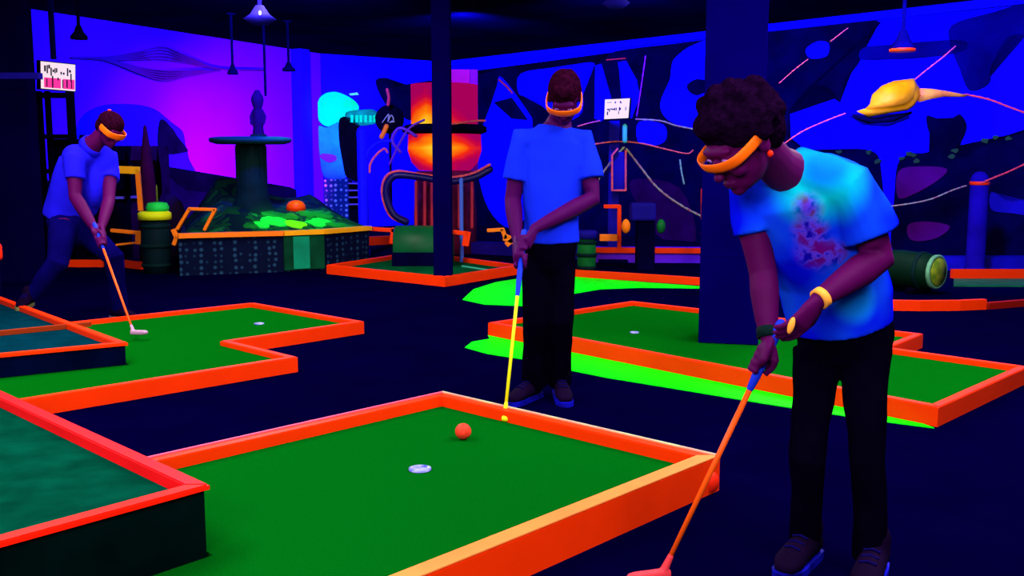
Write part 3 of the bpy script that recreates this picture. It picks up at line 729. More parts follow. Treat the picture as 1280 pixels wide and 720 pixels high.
link('shell', bm, mat('tunnel_green', (0.001, 0.085, 0.022, 1), .45, .3, .2, 4), t, True)
bm = bmesh.new(); add_box(bm, (tc_.x, tc_.y-rt-.012, .13), (L*1.02, .02, .15)); link('skirt', bm, M_NAVYBLACK, t)

# ------------------------------------------------------------------ orange frames
def frame(name, label, pts, Y, r, m, cat='frame', parts='bar', msel=None):
    P = [V(a, b, Y) for a, b in pts]; lo = min(P, key=lambda p: p.z)
    t = thing(name, label, cat, (P[0].x, Y, lo.z))
    for i in range(len(P)-1):
        a, b = P[i], P[i+1]; d = (b-a); L = d.length; c = (a+b)/2
        R = Vector((0, 0, 1)).rotation_difference(d.normalized()).to_matrix()
        w = r[i] if isinstance(r, (list, tuple)) else r
        bm = bmesh.new(); add_box(bm, c, (w, .05, L+w*.6), bev=.006, R=R); link(parts, bm, (msel or {}).get(i, m), t)
    return t
frame('orange_arch_frame', 'orange arch frame standing behind the left player', [(146, 212), (172, 213), (176, 262)], 11.4, [.085, .05], M_ORANGE2, msel={0: M_YELLOW})
frame('orange_bracket', 'orange bracket shaped bench frame behind the left player', [(140, 288), (174, 291), (174, 303), (146, 306)], 11.2, [.04, .075, .025], M_ORANGE2)
frame('orange_gate', 'leaning orange gate beside the stage edge', [(222, 286), (237, 261), (269, 262), (256, 287)], 11.0, .035, M_ORANGE2)
frame('orange_stub', 'short amber post at the stage corner', [(217, 288), (221, 297), (218, 305)], 10.7, .045, M_ORANGE2, cat='post')
frame('orange_doorway', 'small orange doorway frame right of the centre player', [(756, 258), (774, 258), (774, 308)], 11.6, .045, M_ORANGE)
frame('orange_shelf', 'small amber shelf inside the orange doorway', [(752, 297), (769, 297)], 11.5, .08, M_ORANGE2, cat='shelf')
frame('orange_upright', 'tall red orange upright left of the broad column', [(880, 238), (880, 272)], 11.4, .07, M_ORANGE, cat='post')
frame('orange_upright', 'short red orange upright low beside the broad column', [(879, 292), (879, 312)], 11.4, .05, M_ORANGE, cat='post')
frame('orange_bracket', 'amber bracket right of the blue post', [(463, 286), (494, 288), (492, 302)], 12.0, [.05, .10], M_ORANGE)
frame('orange_bench', 'amber bench seen right of the slim column', [(566, 290), (584, 292), (582, 305)], 11.4, [.05, .08], M_ORANGE)
frame('amber_prop', 'amber claw shaped prop beside the player arm', [(610, 288), (628, 287), (632, 297), (640, 300), (634, 305)], 11.0, [.04, .05, .08, .06], M_ORANGE2, cat='prop')
# kiosk
kp_ = V(806, 328, 11.2)
t = thing('dark_kiosk', 'small blue black kiosk on the violet ledge', 'kiosk', (kp_.x, 11.2, 0))
bm = bmesh.new(); add_box(bm, (kp_.x, 11.2, .28), (.20, .2, .56), 0, .015); link('body', bm, M_NAVYBLACK, t)
bm = bmesh.new(); add_box(bm, (kp_.x-.04, 11.15, .66), (.28, .2, .20), 0, .03); link('head', bm, M_DIMBLUE, t)
for sx_, mm in ((-.19, M_ORANGE2), (.20, M_GREEN)):
    bm = bmesh.new(); add_ell(bm, (kp_.x-.04+sx_*1.0, 11.1, .50), (.05, .05, .08)); link('side_lamp', bm, mm, t, True)

# ------------------------------------------------------------------ flame lantern tower
LY = 13.4
lx = V(556, 200, LY).x; kk = LY/F
lt = thing('flame_lantern_tower', 'glowing red and yellow lantern tower behind the slim column', 'lantern', (lx, LY, 0))
def flame_mat(nm, axis_hi, strength, xc=.42):
    m = bpy.data.materials.new(nm); m.use_nodes = True; nt = m.node_tree; b = nt.nodes['Principled BSDF']
    b.inputs['Roughness'].default_value = .6; b.inputs['Base Color'].default_value = (.01, .0, .0, 1); b.inputs['Specular IOR Level'].default_value = 0
    tc = nt.nodes.new('ShaderNodeTexCoord'); sep = nt.nodes.new('ShaderNodeSeparateXYZ'); nt.links.new(tc.outputs['Generated'], sep.inputs[0])
    no = nt.nodes.new('ShaderNodeTexNoise'); no.inputs['Scale'].default_value = 3.5; no.inputs['Detail'].default_value = 1.5; nt.links.new(tc.outputs['Generated'], no.inputs['Vector'])
    # lamp core inside: bright near the axis height, fading outwards
    sub = nt.nodes.new('ShaderNodeMath'); sub.operation = 'SUBTRACT'; nt.links.new(sep.outputs['Z'], sub.inputs[0]); sub.inputs[1].default_value = axis_hi
    ab = nt.nodes.new('ShaderNodeMath'); ab.operation = 'ABSOLUTE'; nt.links.new(sub.outputs[0], ab.inputs[0])
    xs = nt.nodes.new('ShaderNodeMath'); xs.operation = 'SUBTRACT'; nt.links.new(sep.outputs['X'], xs.inputs[0]); xs.inputs[1].default_value = xc
    xa = nt.nodes.new('ShaderNodeMath'); xa.operation = 'ABSOLUTE'; nt.links.new(xs.outputs[0], xa.inputs[0])
    ad = nt.nodes.new('ShaderNodeMath'); ad.operation = 'MULTIPLY_ADD'; nt.links.new(xa.outputs[0], ad.inputs[0]); ad.inputs[1].default_value = 1.1; nt.links.new(ab.outputs[0], ad.inputs[2])
    mx = nt.nodes.new('ShaderNodeMath'); mx.operation = 'MULTIPLY_ADD'; nt.links.new(no.outputs['Fac'], mx.inputs[0]); mx.inputs[1].default_value = .30; nt.links.new(ad.outputs[0], mx.inputs[2])
    r = nt.nodes.new('ShaderNodeValToRGB'); el = r.color_ramp.elements
    el[0].position = .20; el[0].color = (1, .62, .02, 1); el[1].position = 1.0; el[1].color = (.38, .0, .10, 1)
    e = el.new(.45); e.color = (1, .22, .002, 1)
    e = el.new(.66); e.color = (.85, .02, .006, 1)
    e = el.new(.84); e.color = (.55, .001, .05, 1)
    nt.links.new(mx.outputs[0], r.inputs['Fac']); nt.links.new(r.outputs['Color'], b.inputs['Emission Color']); b.inputs['Emission Strength'].default_value = strength
    return m
zz = lambda y: V(556, y, LY).z
bm = bmesh.new(); add_rev(bm, (lx, LY, 0), [(.44, zz(160)), (.44, zz(106))], 40); link('upper_lantern', bm, flame_mat('upper_flame_glow', .05, 1.0, .26), lt, True, label='glowing red lantern with yellow flame at its foot')
bm = bmesh.new(); add_rev(bm, (lx, LY, 0), [(.50, zz(156)), (.56, zz(159)), (.56, zz(165)), (.48, zz(168))], 40); link('shelf_disc', bm, M_BLACK, lt, True)
bm = bmesh.new(); add_rev(bm, (lx, LY, 0), [(.34, zz(213)), (.44, zz(203)), (.49, zz(188)), (.48, zz(168))], 40); link('lower_lantern', bm, flame_mat('lower_flame_glow', .62, 1.05), lt, True, label='glowing amber drum')
bm = bmesh.new(); add_rev(bm, (lx, LY, 0), [(.42, 0), (.42, .5), (.38, zz(214))], 32); link('base_drum', bm, mat('maroon_paint', (0.10, 0.004, 0.03, 1), .7, .1, .5, 5), lt, True)
for px in (520, 531, 540, 574, 590):
    a = V(px, 228, LY-.45); b = V(px, 284, LY-.45)
    tube_obj('rod', [a, b], .022, mat('salmon_paint', (0.55, 0.03, 0.05, 1), .6, .1), lt, 8)
# red wall screen beside the lantern
bm = bmesh.new(); a = V(581, 215, 14.2); b = V(581, 87, 14.2)
hw = 16*14.2/F
for nm, x0, x1, mm in (('panel', 565, 588, mat('crimson_banner', (0.36, 0.0005, 0.03, 1), .7, .1, .2, 2)), ('violet_edge', 588, 597, mat('violet_banner', (0.20, 0.001, 0.14, 1), .7, .1, .3, 3))):
    if nm == 'panel': scr = thing('hanging_banner', 'crimson and violet banner hanging right of the slim column', 'banner', (a.x, 14.2, a.z))
    A_ = V(x0, 215, 14.2); B_ = V(x1, 87, 14.2)
    bm2 = bmesh.new(); add_box(bm2, ((A_.x+B_.x)/2, 14.2, (A_.z+B_.z)/2), (B_.x-A_.x, .03, B_.z-A_.z)); link(nm, bm2, mm, scr)
bm.free()

# ------------------------------------------------------------------ curved tube track
tr = thing('tube_track', 'looping violet tube track around the lantern tower', 'track', tuple(V(520, 285, 12.4)))
def TR(l, r, m, Y=12.4, n=6, dy=0): tube_obj('tube', [V(a, b, Y+dy*i) for i, (a, b) in enumerate(l)], r, m, tr, 10, n)
M_TUBE = mat('violet_tube', (0.10, 0.01, 0.32, 1), .35, .4, .2, 5)
M_TUBED = mat('navy_tube', (0.004, 0.002, 0.09, 1), .35, .4)
TR([(505, 279), (488, 270), (479, 250), (478, 232), (484, 219), (498, 214), (520, 217), (560, 222), (590, 217), (612, 206)], .018, M_PINK)
TR([(507, 277), (492, 268), (484, 250), (483, 234), (489, 223), (500, 219), (530, 222), (560, 227), (592, 222), (612, 212)], .045, M_TUBED)
TR([(462, 215), (463, 205), (470, 194), (480, 186), (484, 190)], .015, M_PINK)
TR([(458, 196), (462, 186), (474, 178), (490, 176)], .02, M_BLUE)
TR([(500, 190), (490, 175), (500, 160), (520, 170)], .02, M_TUBE)
TR([(487, 205), (500, 178), (512, 160), (530, 150)], .014, M_TUBE)
TR([(484, 112), (486, 122), (485, 131)], .02, mat('salmon_paint', (0, 0, 0, 1)))
TR([(483, 158), (480, 165), (477, 171)], .03, M_ORANGE2)
TR([(565, 155), (580, 153), (596, 151), (606, 151)], .014, M_PINK)
TR([(624, 100), (632, 107), (640, 116)], .012, mat('salmon_paint', (0, 0, 0, 1)))
# medallion with scribble
mc = V(487, 149, 12.5)
md = thing('black_medallion', 'black round medallion with pale scribbles above the track', 'ornament', tuple(mc))
bm = bmesh.new(); Rm = Matrix.Rotation(math.pi/2, 3, 'X'); add_rev(bm, mc, [(.17, -.02), (.18, 0), (.17, .02), (0, .025)], 28, Rm); link('disc', bm, M_BLACK, md, True)
for l in ([(478, 153), (483, 146), (486, 143), (485, 152)], [(485, 152), (489, 144), (492, 150), (487, 153), (493, 152)]):
    tube_obj('scribble', [V(a, b, 12.46) for a, b in l], .008, mat('pale_olive', (0.25, 0.28, 0.18, 1), .7, .1), md, 6, 5)
bm = bmesh.new(); add_box(bm, mc+Vector((0, .02, -.62)), (.03, .03, 1.1)); link('stalk', bm, M_NAVYBLACK, md)
# studded crate under creature
cb = V(427, 262, 14.6); ct = V(427, 224, 14.6)
cr = thing('patterned_crate', 'pale checkered crate under the turquoise creature', 'crate', (cb.x, 14.6, 0))
bm = bmesh.new(); add_box(bm, (cb.x-.06, 14.7, ct.z/2), (.36, .36, ct.z), 0, .01); link('body', bm, studded('checkered_crate', (0.002, 0.02, 0.10, 1), (0.15, 0.40, 0.62, 1), 14), cr)
for i in range(4):
    z = ct.z-.06-i*.10; bm = bmesh.new(); add_box(bm, (cb.x+.22, 14.6, z), (.20, .2, .018)); link('slat', bm, M_GREY, cr)
bm = bmesh.new(); add_box(bm, (cb.x+.22, 14.7, ct.z/2-.02), (.18, .15, ct.z-.06)); link('side_box', bm, M_BLACK, cr)

# ------------------------------------------------------------------ ropes and garlands on the right
def rope(label, l, r, m, Y=12.0, Y2=None, n=7, name='hanging_rope'):
    r *= .6
    N_ = len(l); P = [V(a, b, Y+((Y2 or Y)-Y)*i/(N_-1)) for i, (a, b) in enumerate(l)]
    bm = bmesh.new(); P = catmull(P, n); add_loft(bm, P, [r*(1+.18*((i % 2)*2-1)) for i in range(len(P))], side=(0, 0, 1), seg=8)
    return tag(link(name, bm, m, None, True), label, 'rope')
rope('pink rope touching the left edge of the white notice', [(722, 158), (736, 154), (750, 151)], .014, M_PINK)
rope('speckled rope from the white notice to the head of the woman', [(795, 149), (825, 151), (845, 157), (870, 162)], .016, M_SPECK)
rope('level orange rope below the white notice', [(744, 180), (770, 177), (800, 179), (830, 186), (858, 192), (866, 188)], .015, mat('orange_speck_rope', (0.8, 0.10, 0.05, 1), .6, .1, .4, 30))
rope('sagging beaded garland running down to the orange upright', [(783, 186), (800, 208), (822, 235), (850, 256), (882, 273)], .022, M_SPECK)
rope('short beaded garland falling left from the sign post', [(780, 184), (766, 200), (752, 218), (744, 232)], .022, M_SPECK)
rope('short green rope end hanging below the level rope', [(850, 200), (852, 215), (855, 230)], .018, mat('green_speck', (0.15, 0.35, 0.15, 1), .7, .1, .4, 30))
rope('violet rope strung upright right of the white notice', [(807, 70), (802, 105), (796, 145)], .010, mat('violet_rope', (0.28, 0.01, 0.45, 1), .7, .1))
rope('red rope segment high on the dark mural', [(758, 75), (770, 74), (782, 73)], .012, M_DARKRED)
rope('thin pink string left of the yellow saucer', [(972, 186), (1000, 166), (1030, 152), (1056, 142)], .011, M_PINK, 10.2)
rope('thin pink string rising beside the broad column', [(974, 104), (992, 88), (1010, 74)], .010, M_PINK, 10.6)
rope('thin pink string at the top right of the dark mural shape', [(1038, 52), (1048, 44), (1060, 35)], .010, M_PINK, 10.6)
rope('thin pink string rising from the yellow saucer', [(1144, 99), (1160, 86), (1178, 72), (1194, 58)], .012, M_PINK, 10.2)
rope('thick coral string from the saucer to the right frame edge', [(1206, 118), (1235, 124), (1262, 134), (1300, 148)], .016, mat('coral_rope', (0.9, 0.07, 0.05, 1), .6, .1), 10.2)
rope('coral rope climbing right from the banded post', [(1226, 229), (1245, 221), (1262, 214), (1300, 196)], .016, mat('coral_rope', (0, 0, 0, 1)), 10.8)
rope('speckled rope sagging left from the banded post', [(1208, 232), (1190, 238), (1160, 250), (1120, 257), (1090, 259)], .014, M_SPECK, 10.8)
rope('olive rope loop above the mural tree at far left of it', [(1098, 236), (1094, 243), (1100, 252)], .014, mat('green_speck', (0, 0, 0, 1)), 10.8)

# yellow saucer sculpture
uY = 10.1; uc = V(1120, 123, uY)
uf = thing('saucer_sculpture', 'yellow and orange saucer sculpture with a tapering tail hung on strings', 'sculpture', tuple(uc))
def sect(l, m, th, name, dy=0, lab=None):
    bm = bmesh.new(); pts = [V(a, b, uY+dy) for a, b in l]; c = sum(pts, Vector())/len(pts)
    n = len(pts); back = [bm.verts.new(p+Vector((0, th*.2, 0))) for p in pts]; mid = [bm.verts.new(p) for p in pts]; inn = [bm.verts.new(c+(p-c)*.72+Vector((0, -th, 0))) for p in pts]
    for i in range(n):
        j = (i+1) % n; bm.faces.new((back[i], back[j], mid[j], mid[i])); bm.faces.new((mid[i], mid[j], inn[j], inn[i]))
    bm.faces.new(inn); bm.faces.new(back[::-1])
    return link(name, bm, m, uf, True, lab)
sect([(1071, 139), (1092, 132), (1110, 128), (1130, 118), (1142, 99), (1149, 109), (1151, 120), (1143, 132), (1135, 138), (1110, 142), (1086, 146)], M_YELLOW, .08, 'hull', 0, 'golden lower hull')
sect([(1080, 138), (1088, 130), (1091, 118), (1103, 107), (1118, 101), (1142, 98), (1147, 106), (1143, 122), (1132, 132), (1110, 137)], mat('amber_dome_paint', (0.95, 0.30, 0.004, 1), .5, .2, .15, 5, col2=(0.98, 0.50, 0.01, 1)), .12, 'dome', -.03, 'amber rounded dome')
sect([(1146, 110), (1165, 111), (1185, 114), (1212, 119), (1205, 121.5), (1180, 121), (1160, 125), (1148, 128)], mat('orange_tail', (0.93, 0.20, 0.03, 1), .5, .2, .3, 5, col2=(0.9, 0.42, 0.02, 1)), .04, 'tail', 0.01, 'orange tapering tail')
sect([(1064, 142), (1086, 148), (1112, 145), (1140, 139), (1140, 142), (1118, 152), (1086, 155), (1070, 149)], M_NAVYBLACK, .04, 'rim', .06)
# purple doorway-like sign post frame
sf = frame('pink_sign_frame', 'narrow pink frame with blue inside below the white notice', [(772, 186), (765, 194), (765, 238), (782, 238), (782, 188)], 11.9, .022, M_PINK)
bm = bmesh.new(); a = V(766, 190, 11.93); b = V(781, 237, 11.93); add_box(bm, (a+b)/2, (b.x-a.x, .02, a.z-b.z)); link('panel', bm, M_DIMBLUE, sf)
tube_obj('rod', [V(781, 158, 11.8), V(781, 176, 11.8)], .03, mat('mint_paint', (0.05, 0.55, 0.35, 1), .6, .1), sf)

# ------------------------------------------------------------------ lit notices
def emis(nm, col, s):
    m = bpy.data.materials.new(nm); m.use_nodes = True; b = m.node_tree.nodes['Principled BSDF']; b.inputs['Base Color'].default_value = (0.02, 0.02, 0.02, 1)
    b.inputs['Emission Color'].default_value = col; b.inputs['Emission Strength'].default_value = s; return m
M_SCR = emis('lit_screen_white', (1.0, .80, .86, 1), .95); M_INK = mat('ink', (0.03, 0.012, 0.03, 1)); M_SCRP = emis('lit_screen_pink', (1.0, .03, .32, 1), .95)
def notice(label, quad, Y, Yr, kind):
    # quad: TL TR BR BL pixels; Y left, Yr right
    tl, tr_, br, bl = [V(q[0], q[1], yy) for q, yy in zip(quad, (Y, Yr, Yr, Y))]
    c = (tl+br)/2; ex = (tr_-tl); ez = (tl-bl); n = ex.cross(ez).normalized()
    if n.y > 0: n = -n
    t = thing('lit_notice', label, 'screen', tuple((bl+br)/2))
    bm = bmesh.new(); add_prism(bm, [bl-ez*.04-ex*.03, br-ez*.04+ex*.03, tr_+ez*.04+ex*.03, tl+ez*.04-ex*.03], -n*.05); link('housing', bm, M_BLACK, t)
    bm = bmesh.new(); add_prism(bm, [bl+n*.003, br+n*.003, tr_+n*.003, tl+n*.003], n*.004); link('screen', bm, M_SCR, t, label='brightly lit pale face')
    def q(u0, v0, u1, v1, off=.009): 
        f = lambda u, v: tl+ex*u-ez*v+n*off
        return [f(u0, v1), f(u1, v1), f(u1, v0), f(u0, v0)]
    if kind == 0:
        for (u0, u1) in ((.08, .56), (.62, .97)):
            bm = bmesh.new(); add_prism(bm, q(u0, .58, u1, .95, .009), n*.002); link('pink_block', bm, M_SCRP, t)
        bm = bmesh.new()
        for (u, v, w_, h_) in [(.08, .14, .05, .22), (.15, .12, .04, .3), (.20, .1, .05, .14), (.26, .2, .04, .3), (.32, .26, .05, .1), (.38, .2, .03, .2), (.42, .2, .04, .16), (.55, .32, .04, .1), (.62, .34, .05, .08), (.74, .16, .04, .3), (.80, .22, .06, .1), (.84, .36, .04, .3), (.30, .5, .04, .45), (.60, .62, .03, .3), (.72, .60, .04, .3), (.86, .62, .03, .3), (.14, .62, .03, .3), (.46, .55, .04, .1)]:
            add_prism(bm, q(u, v, u+w_, v+h_, .012), n*.001)
        link('marks', bm, M_INK, t)
    else:
        bm = bmesh.new()
        for (u, v, w_, h_) in [(.10, .14, .04, .04), (.16, .14, .04, .04), (.22, .14, .05, .04), (.40, .12, .05, .10), (.60, .12, .06, .08), (.64, .18, .04, .06), (.10, .48, .12, .07), (.18, .52, .04, .12), (.24, .46, .05, .08), (.30, .48, .10, .07), (.40, .44, .03, .14), (.45, .44, .04, .14), (.58, .42, .05, .18), (.62, .46, .04, .10), (.56, .62, .03, .16), (.84, .42, .03, .18), (.10, .62, .05, .18)]:
            add_prism(bm, q(u, v, u+w_, v+h_, .010), n*.001)
        link('marks', bm, M_INK, t)
    return t
n1 = notice('lit notice with pink lower blocks on the rack at upper left', [(50.5, 76.5), (93.5, 81), (93.5, 114), (51, 110.5)], 11.4, 11.8, 0)
n2 = notice('small white lit notice with dark scribbled marks on the post', [(756.5, 124.5), (787.5, 123), (785.5, 147.5), (755.5, 149)], 11.8, 11.7, 1)
# post for notice 2
pp = V(771, 150, 11.78)
pst = thing('notice_post', 'dark blue post holding the white notice', 'post', (pp.x, 12.05, 0))
bm = bmesh.new(); add_box(bm, (pp.x, 12.07, pp.z/2), (.12, .06, pp.z)); link('shaft', bm, M_DIMBLUE, pst)
bm = bmesh.new(); add_box(bm, (pp.x, 12.07, .02), (.35, .3, .04), 0, .01); link('foot', bm, M_NAVYBLACK, pst)
# rack for notice 1
rk = thing('metal_rack', 'tall black rack under the pink lit notice', 'rack', (V(73, 200, 11.7).x, 11.8, 0))
zt = V(73, 113, 11.7).z
for px in (52, 64, 92):
    x = V(px, 200, 11.8).x; bm = bmesh.new(); add_box(bm, (x, 11.8, zt/2), (.08 if px != 64 else .05, .06, zt)); link('upright', bm, M_BLACK, rk)
x0, x1 = V(52, 200, 11.8).x, V(92, 200, 11.8).x
for z in (.2, .6, 1.1, 1.5, zt-.05):
    bm = bmesh.new(); add_box(bm, ((x0+x1)/2, 11.8, z), (x1-x0, .25, .05)); link('shelf', bm, M_BLACK, rk)
bm = bmesh.new(); add_box(bm, ((x0+x1)/2, 11.98, .75), (x1-x0, .02, 1.45)); link('back_panel', bm, M_BLACK, rk)
# dark arcade cabinets behind the left player
def cabinet(label, px0, px1, pyt, Y, m):
    a = V(px0, pyt, Y); b = V(px1, pyt, Y); w = b.x-a.x; h = a.z
    t = thing('game_cabinet', label, 'cabinet', ((a.x+b.x)/2, Y, 0))
    prof = [(0, 0), (.55, 0), (.55, h), (.12, h), (.06, h-.18), (.22, h-.3), (.24, h*.58), (.02, h*.48), (.0, h*.4)]
    bm = bmesh.new(); add_prism(bm, [Vector((a.x, Y+p[0], p[1])) for p in prof], (w, 0, 0)); bmesh.ops.triangulate(bm, faces=[f for f in bm.faces if len(f.verts) > 4]); link('body', bm, m, t)
    bm = bmesh.new(); add_box(bm, ((a.x+b.x)/2, Y+.215, h*.70), (w*.8, .02, h*.18)); link('screen', bm, M_NAVYBLACK, t)
    bm = bmesh.new(); add_box(bm, ((a.x+b.x)/2, Y+.08, h*.545), (w*.85, .14, .03)); link('control_shelf', bm, M_GREY, t)
    return t
cabinet('black game cabinet behind the arms of the left player', 124, 152, 182, 12.4, M_BLACK)
cabinet('plum game cabinet with a pointed side near the orange arch', 153, 192, 182, 12.6, mat('plum_cabinet', (0.02, 0.001, 0.03, 1), .8, .05, .4, 4))
cabinet('black game cabinet right of the metal rack', 94, 119, 168, 12.7, M_BLACK)
# plum cone beside the cabinets
pcn = V(186, 262, 11.9)
bm = bmesh.new(); add_rev(bm, (pcn.x, 11.9, 0), [(.13, 0), (.12, .6), (.07, 1.2), (.02, V(183, 155, 11.9).z-.04), (0, V(183, 155, 11.9).z)], 20); tag(link('plum_cone', bm, mat('plum_cone_paint', (0.028, 0.001, 0.02, 1), .8, .05, .3, 3), None, True), 'tall narrow plum cone left of the mural peak', 'cone')
pcn = V(213, 262, 13.0)
bm = bmesh.new(); add_rev(bm, (pcn.x, 13.0, 0), [(.20, 0), (.20, .5), (.15, .68), (.06, .78), (0, .80)], 20); tag(link('rounded_rock', bm, mat('grey_plum_rock', (0.012, 0.004, 0.03, 1), .8, .05, .3, 3), None, True), 'dark rounded rock behind the barrel', 'rock')
# red tip at the left frame edge
p = V(-2, 325, 8.6); mk_ = thing('marker_post', 'red capped marker at the left frame edge', 'post', (p.x, 8.6, 0))
bm = bmesh.new(); add_rev(bm, (p.x, 8.6, 0), [(.012, 0), (.012, p.z)], 10); link('stem', bm, M_NAVYBLACK, mk_)
bm = bmesh.new(); add_rev(bm, (p.x, 8.6, p.z), [(.030, 0), (.035, .03), (.035, .12), (.02, .145), (0, .15)], 16); link('cap', bm, M_RED, mk_, True, label='red rounded cap')

# ------------------------------------------------------------------ ceiling fixtures
def pendant(label, px, pyt, pyb, wpx, Y, m, mr_=None):
    c = V(px, pyb, Y); tz_ = V(px, pyt, Y).z; r = wpx/2*Y/F
    t = thing('pendant_lamp', label, 'lamp', (c.x, Y, c.z))
    h = tz_-c.z
    bm = bmesh.new(); add_rev(bm, (c.x, Y, c.z), [(r*.9, .005), (r, 0), (r, .03), (r*.55, h*.55), (r*.30, h), (0.0001, h)], 28, closed=False); link('shade', bm, m, t, True)
    bm = bmesh.new(); add_rev(bm, (c.x, Y, c.z+h), [(.018, 0), (.018, max(.02, CZ-c.z-h))], 10); link('rod', bm, M_NAVYBLACK, t)
    bm = bmesh.new(); add_rev(bm, (c.x, Y, CZ-.02), [(.06, 0), (.06, .02)], 16); link('ceiling_plate', bm, M_NAVYBLACK, t)
    if mr_:
        bm = bmesh.new(); add_rev(bm, (c.x, Y, c.z-.012), [(r*.8, 0), (r*1.02, .0), (r*1.02, .025), (r*.8, .025)], 28); link('ring', bm, mr_, t, True)
    return t
pendant('dark pendant lamp above the pink lit notice', 99, 32, 49, 20, 10.9, M_NAVYBLACK)
pendant('small dark pendant lamp right of the eye ornament', 291, 80, 93, 13, 13.2, M_NAVYBLACK)
pendant('dark pendant lamp beside the wall pilaster', 361, 78, 89, 16, 13.9, M_NAVYBLACK)
pendant('dark pendant lamp with a red ring above the saucer', 1128, 38, 63, 30, 9.4, M_NAVYBLACK, M_ORANGE)
# ceiling light blue saucer
def saucer(label, px, py, wpx, Y):
    c = V(px, py, Y); r = wpx/2*Y/F
    t = thing('ceiling_saucer_light', label, 'light', (c.x, Y, c.z))
    bm = bmesh.new(); add_rev(bm, (c.x, Y, c.z), [(0, -.05), (r*.5, -.045), (r, 0), (r*.6, .04), (r*.25, .12), (0, .13)], 28); link('dish', bm, M_DIMBLUE, t, True)
    bm = bmesh.new(); add_rev(bm, (c.x, Y, c.z+.1), [(.02, 0), (.02, max(.02, CZ-c.z-.1))], 10); link('rod', bm, M_DIMBLUE, t)
    return t, c
t, c = saucer('blue saucer ceiling light with a bright bulb upper left', 325, 24, 40, 9.4)
bm = bmesh.new(); add_ell(bm, V(325, 16, 9.25), (.012, .012, .02)); link('bulb', bm, emis('white_bulb', (.7, .7, 1, 1), 3), t, True, label='tiny bright bulb')
t, c = saucer('blue saucer ceiling light at the top centre', 770, 4, 34, 8.8)
# conduit pole near totem
a = V(332, 120, 13.6)
bm = bmesh.new(); add_rev(bm, (a.x, 13.6, a.z), [(.018, 0), (.018, CZ-a.z)], 10); tag(link('conduit', bm, M_NAVYBLACK), 'thin dark conduit dropping from the ceiling above the totem', 'pipe')
a = V(67, 74, 11.9)
bm = bmesh.new(); add_box(bm, (a.x, 11.9, (a.z+CZ)/2), (.05, .05, CZ-a.z)); tag(link('support_pole', bm, M_NAVYBLACK), 'dark square pole from the ceiling to the pink notice', 'pipe')
# left crossbeam low
a = V(-5, 95, 9.2); b = V(44, 96, 9.2)
bm = bmesh.new(); add_box(bm, ((a.x+b.x)/2-.1, 9.2, a.z), (b.x-a.x+.3, .08, .055)); tag(link('bright_blue_rail', bm, M_DIMBLUE), 'short blue horizontal rail across the left edge column', 'rail')

# ------------------------------------------------------------------ golf ball
p = G(579, 549, .086)
bm = bmesh.new(); bmesh.ops.create_icosphere(bm, subdivisions=4, radius=.0335)
for v in bm.verts: v.co += p+Vector((0, 0.0, .0335))
tag(link('golf_ball', bm, M_BALL, None, True), 'coral orange golf ball on the foreground green lane', 'ball')

# ------------------------------------------------------------------ people
def frame_of(f, up=(0, 0, 1)):
    f = Vector(f).normalized(); up = Vector(up); u = (up-f*up.dot(f)).normalized(); r = f.cross(u).normalized()
    return f, u, r
def head_prims(bm, c, f, u, r, s=1.0):
    R = Matrix((r, f, u)).transposed()
    def E(o, rad): add_ell(bm, c+(r*o[0]+f*o[1]+u*o[2])*s, (rad[0]*s, rad[1]*s, rad[2]*s), R)
    E((0, -.012, .035), (.076, .095, .088)); E((0, .025, -.03), (.062, .070, .085)); E((0, .045, -.075), (.045, .045, .038))
    E((0, .072, -.097), (.022, .020, .018)); E((0, .098, -.022), (.012, .014, .028)); E((0, .108, -.038), (.016, .013, .012))
    E((0, .078, .022), (.055, .018, .014))
    for q in (-1, 1):
        E((q*.077, -.005, -.008), (.010, .020, .032)); E((q*.040, .070, -.035), (.022, .020, .022)); E((q*.031, .082, .002), (.014, .010, .010))
    E((0, .092, -.066), (.024, .010, .0065)); E((0, .089, -.077), (.021, .010, .0075))
def grip_hand(bm, wrist, grip, axis, back):
    axis = Vector(axis).normalized(); back = Vector(back); back = (back-axis*back.dot(axis)).normalized(); w = axis.cross(back).normalized()
    K = grip+back*.026
    add_loft(bm, [wrist, wrist.lerp(K, .45)+back*.004, K], [(.026, .019), (.036, .017), (.040, .014)], side=axis, seg=16)
    for i, (off, end) in enumerate(((-.030, 225), (-.010, 245), (.011, 235), (.031, 205))):
        pts = []
        for ph in (12, 55, 100, 150, 195, end):
            a = math.radians(ph); rho = .026
            pts.append(grip+axis*off+back*(rho*math.cos(a))+w*(rho*math.sin(a)))
        add_loft(bm, pts, [.0098, .0098, .0090, .0085, .0080, .0070], side=axis, seg=10)
    add_loft(bm, [wrist.lerp(K, .35)-w*.016, wrist.lerp(K, .75)-w*.032+back*-.01, grip-w*.030+axis*.005-back*.004, grip-w*.022+axis*.030-back*.012], [.014, .0125, .0105, .0085], side=axis, seg=10)
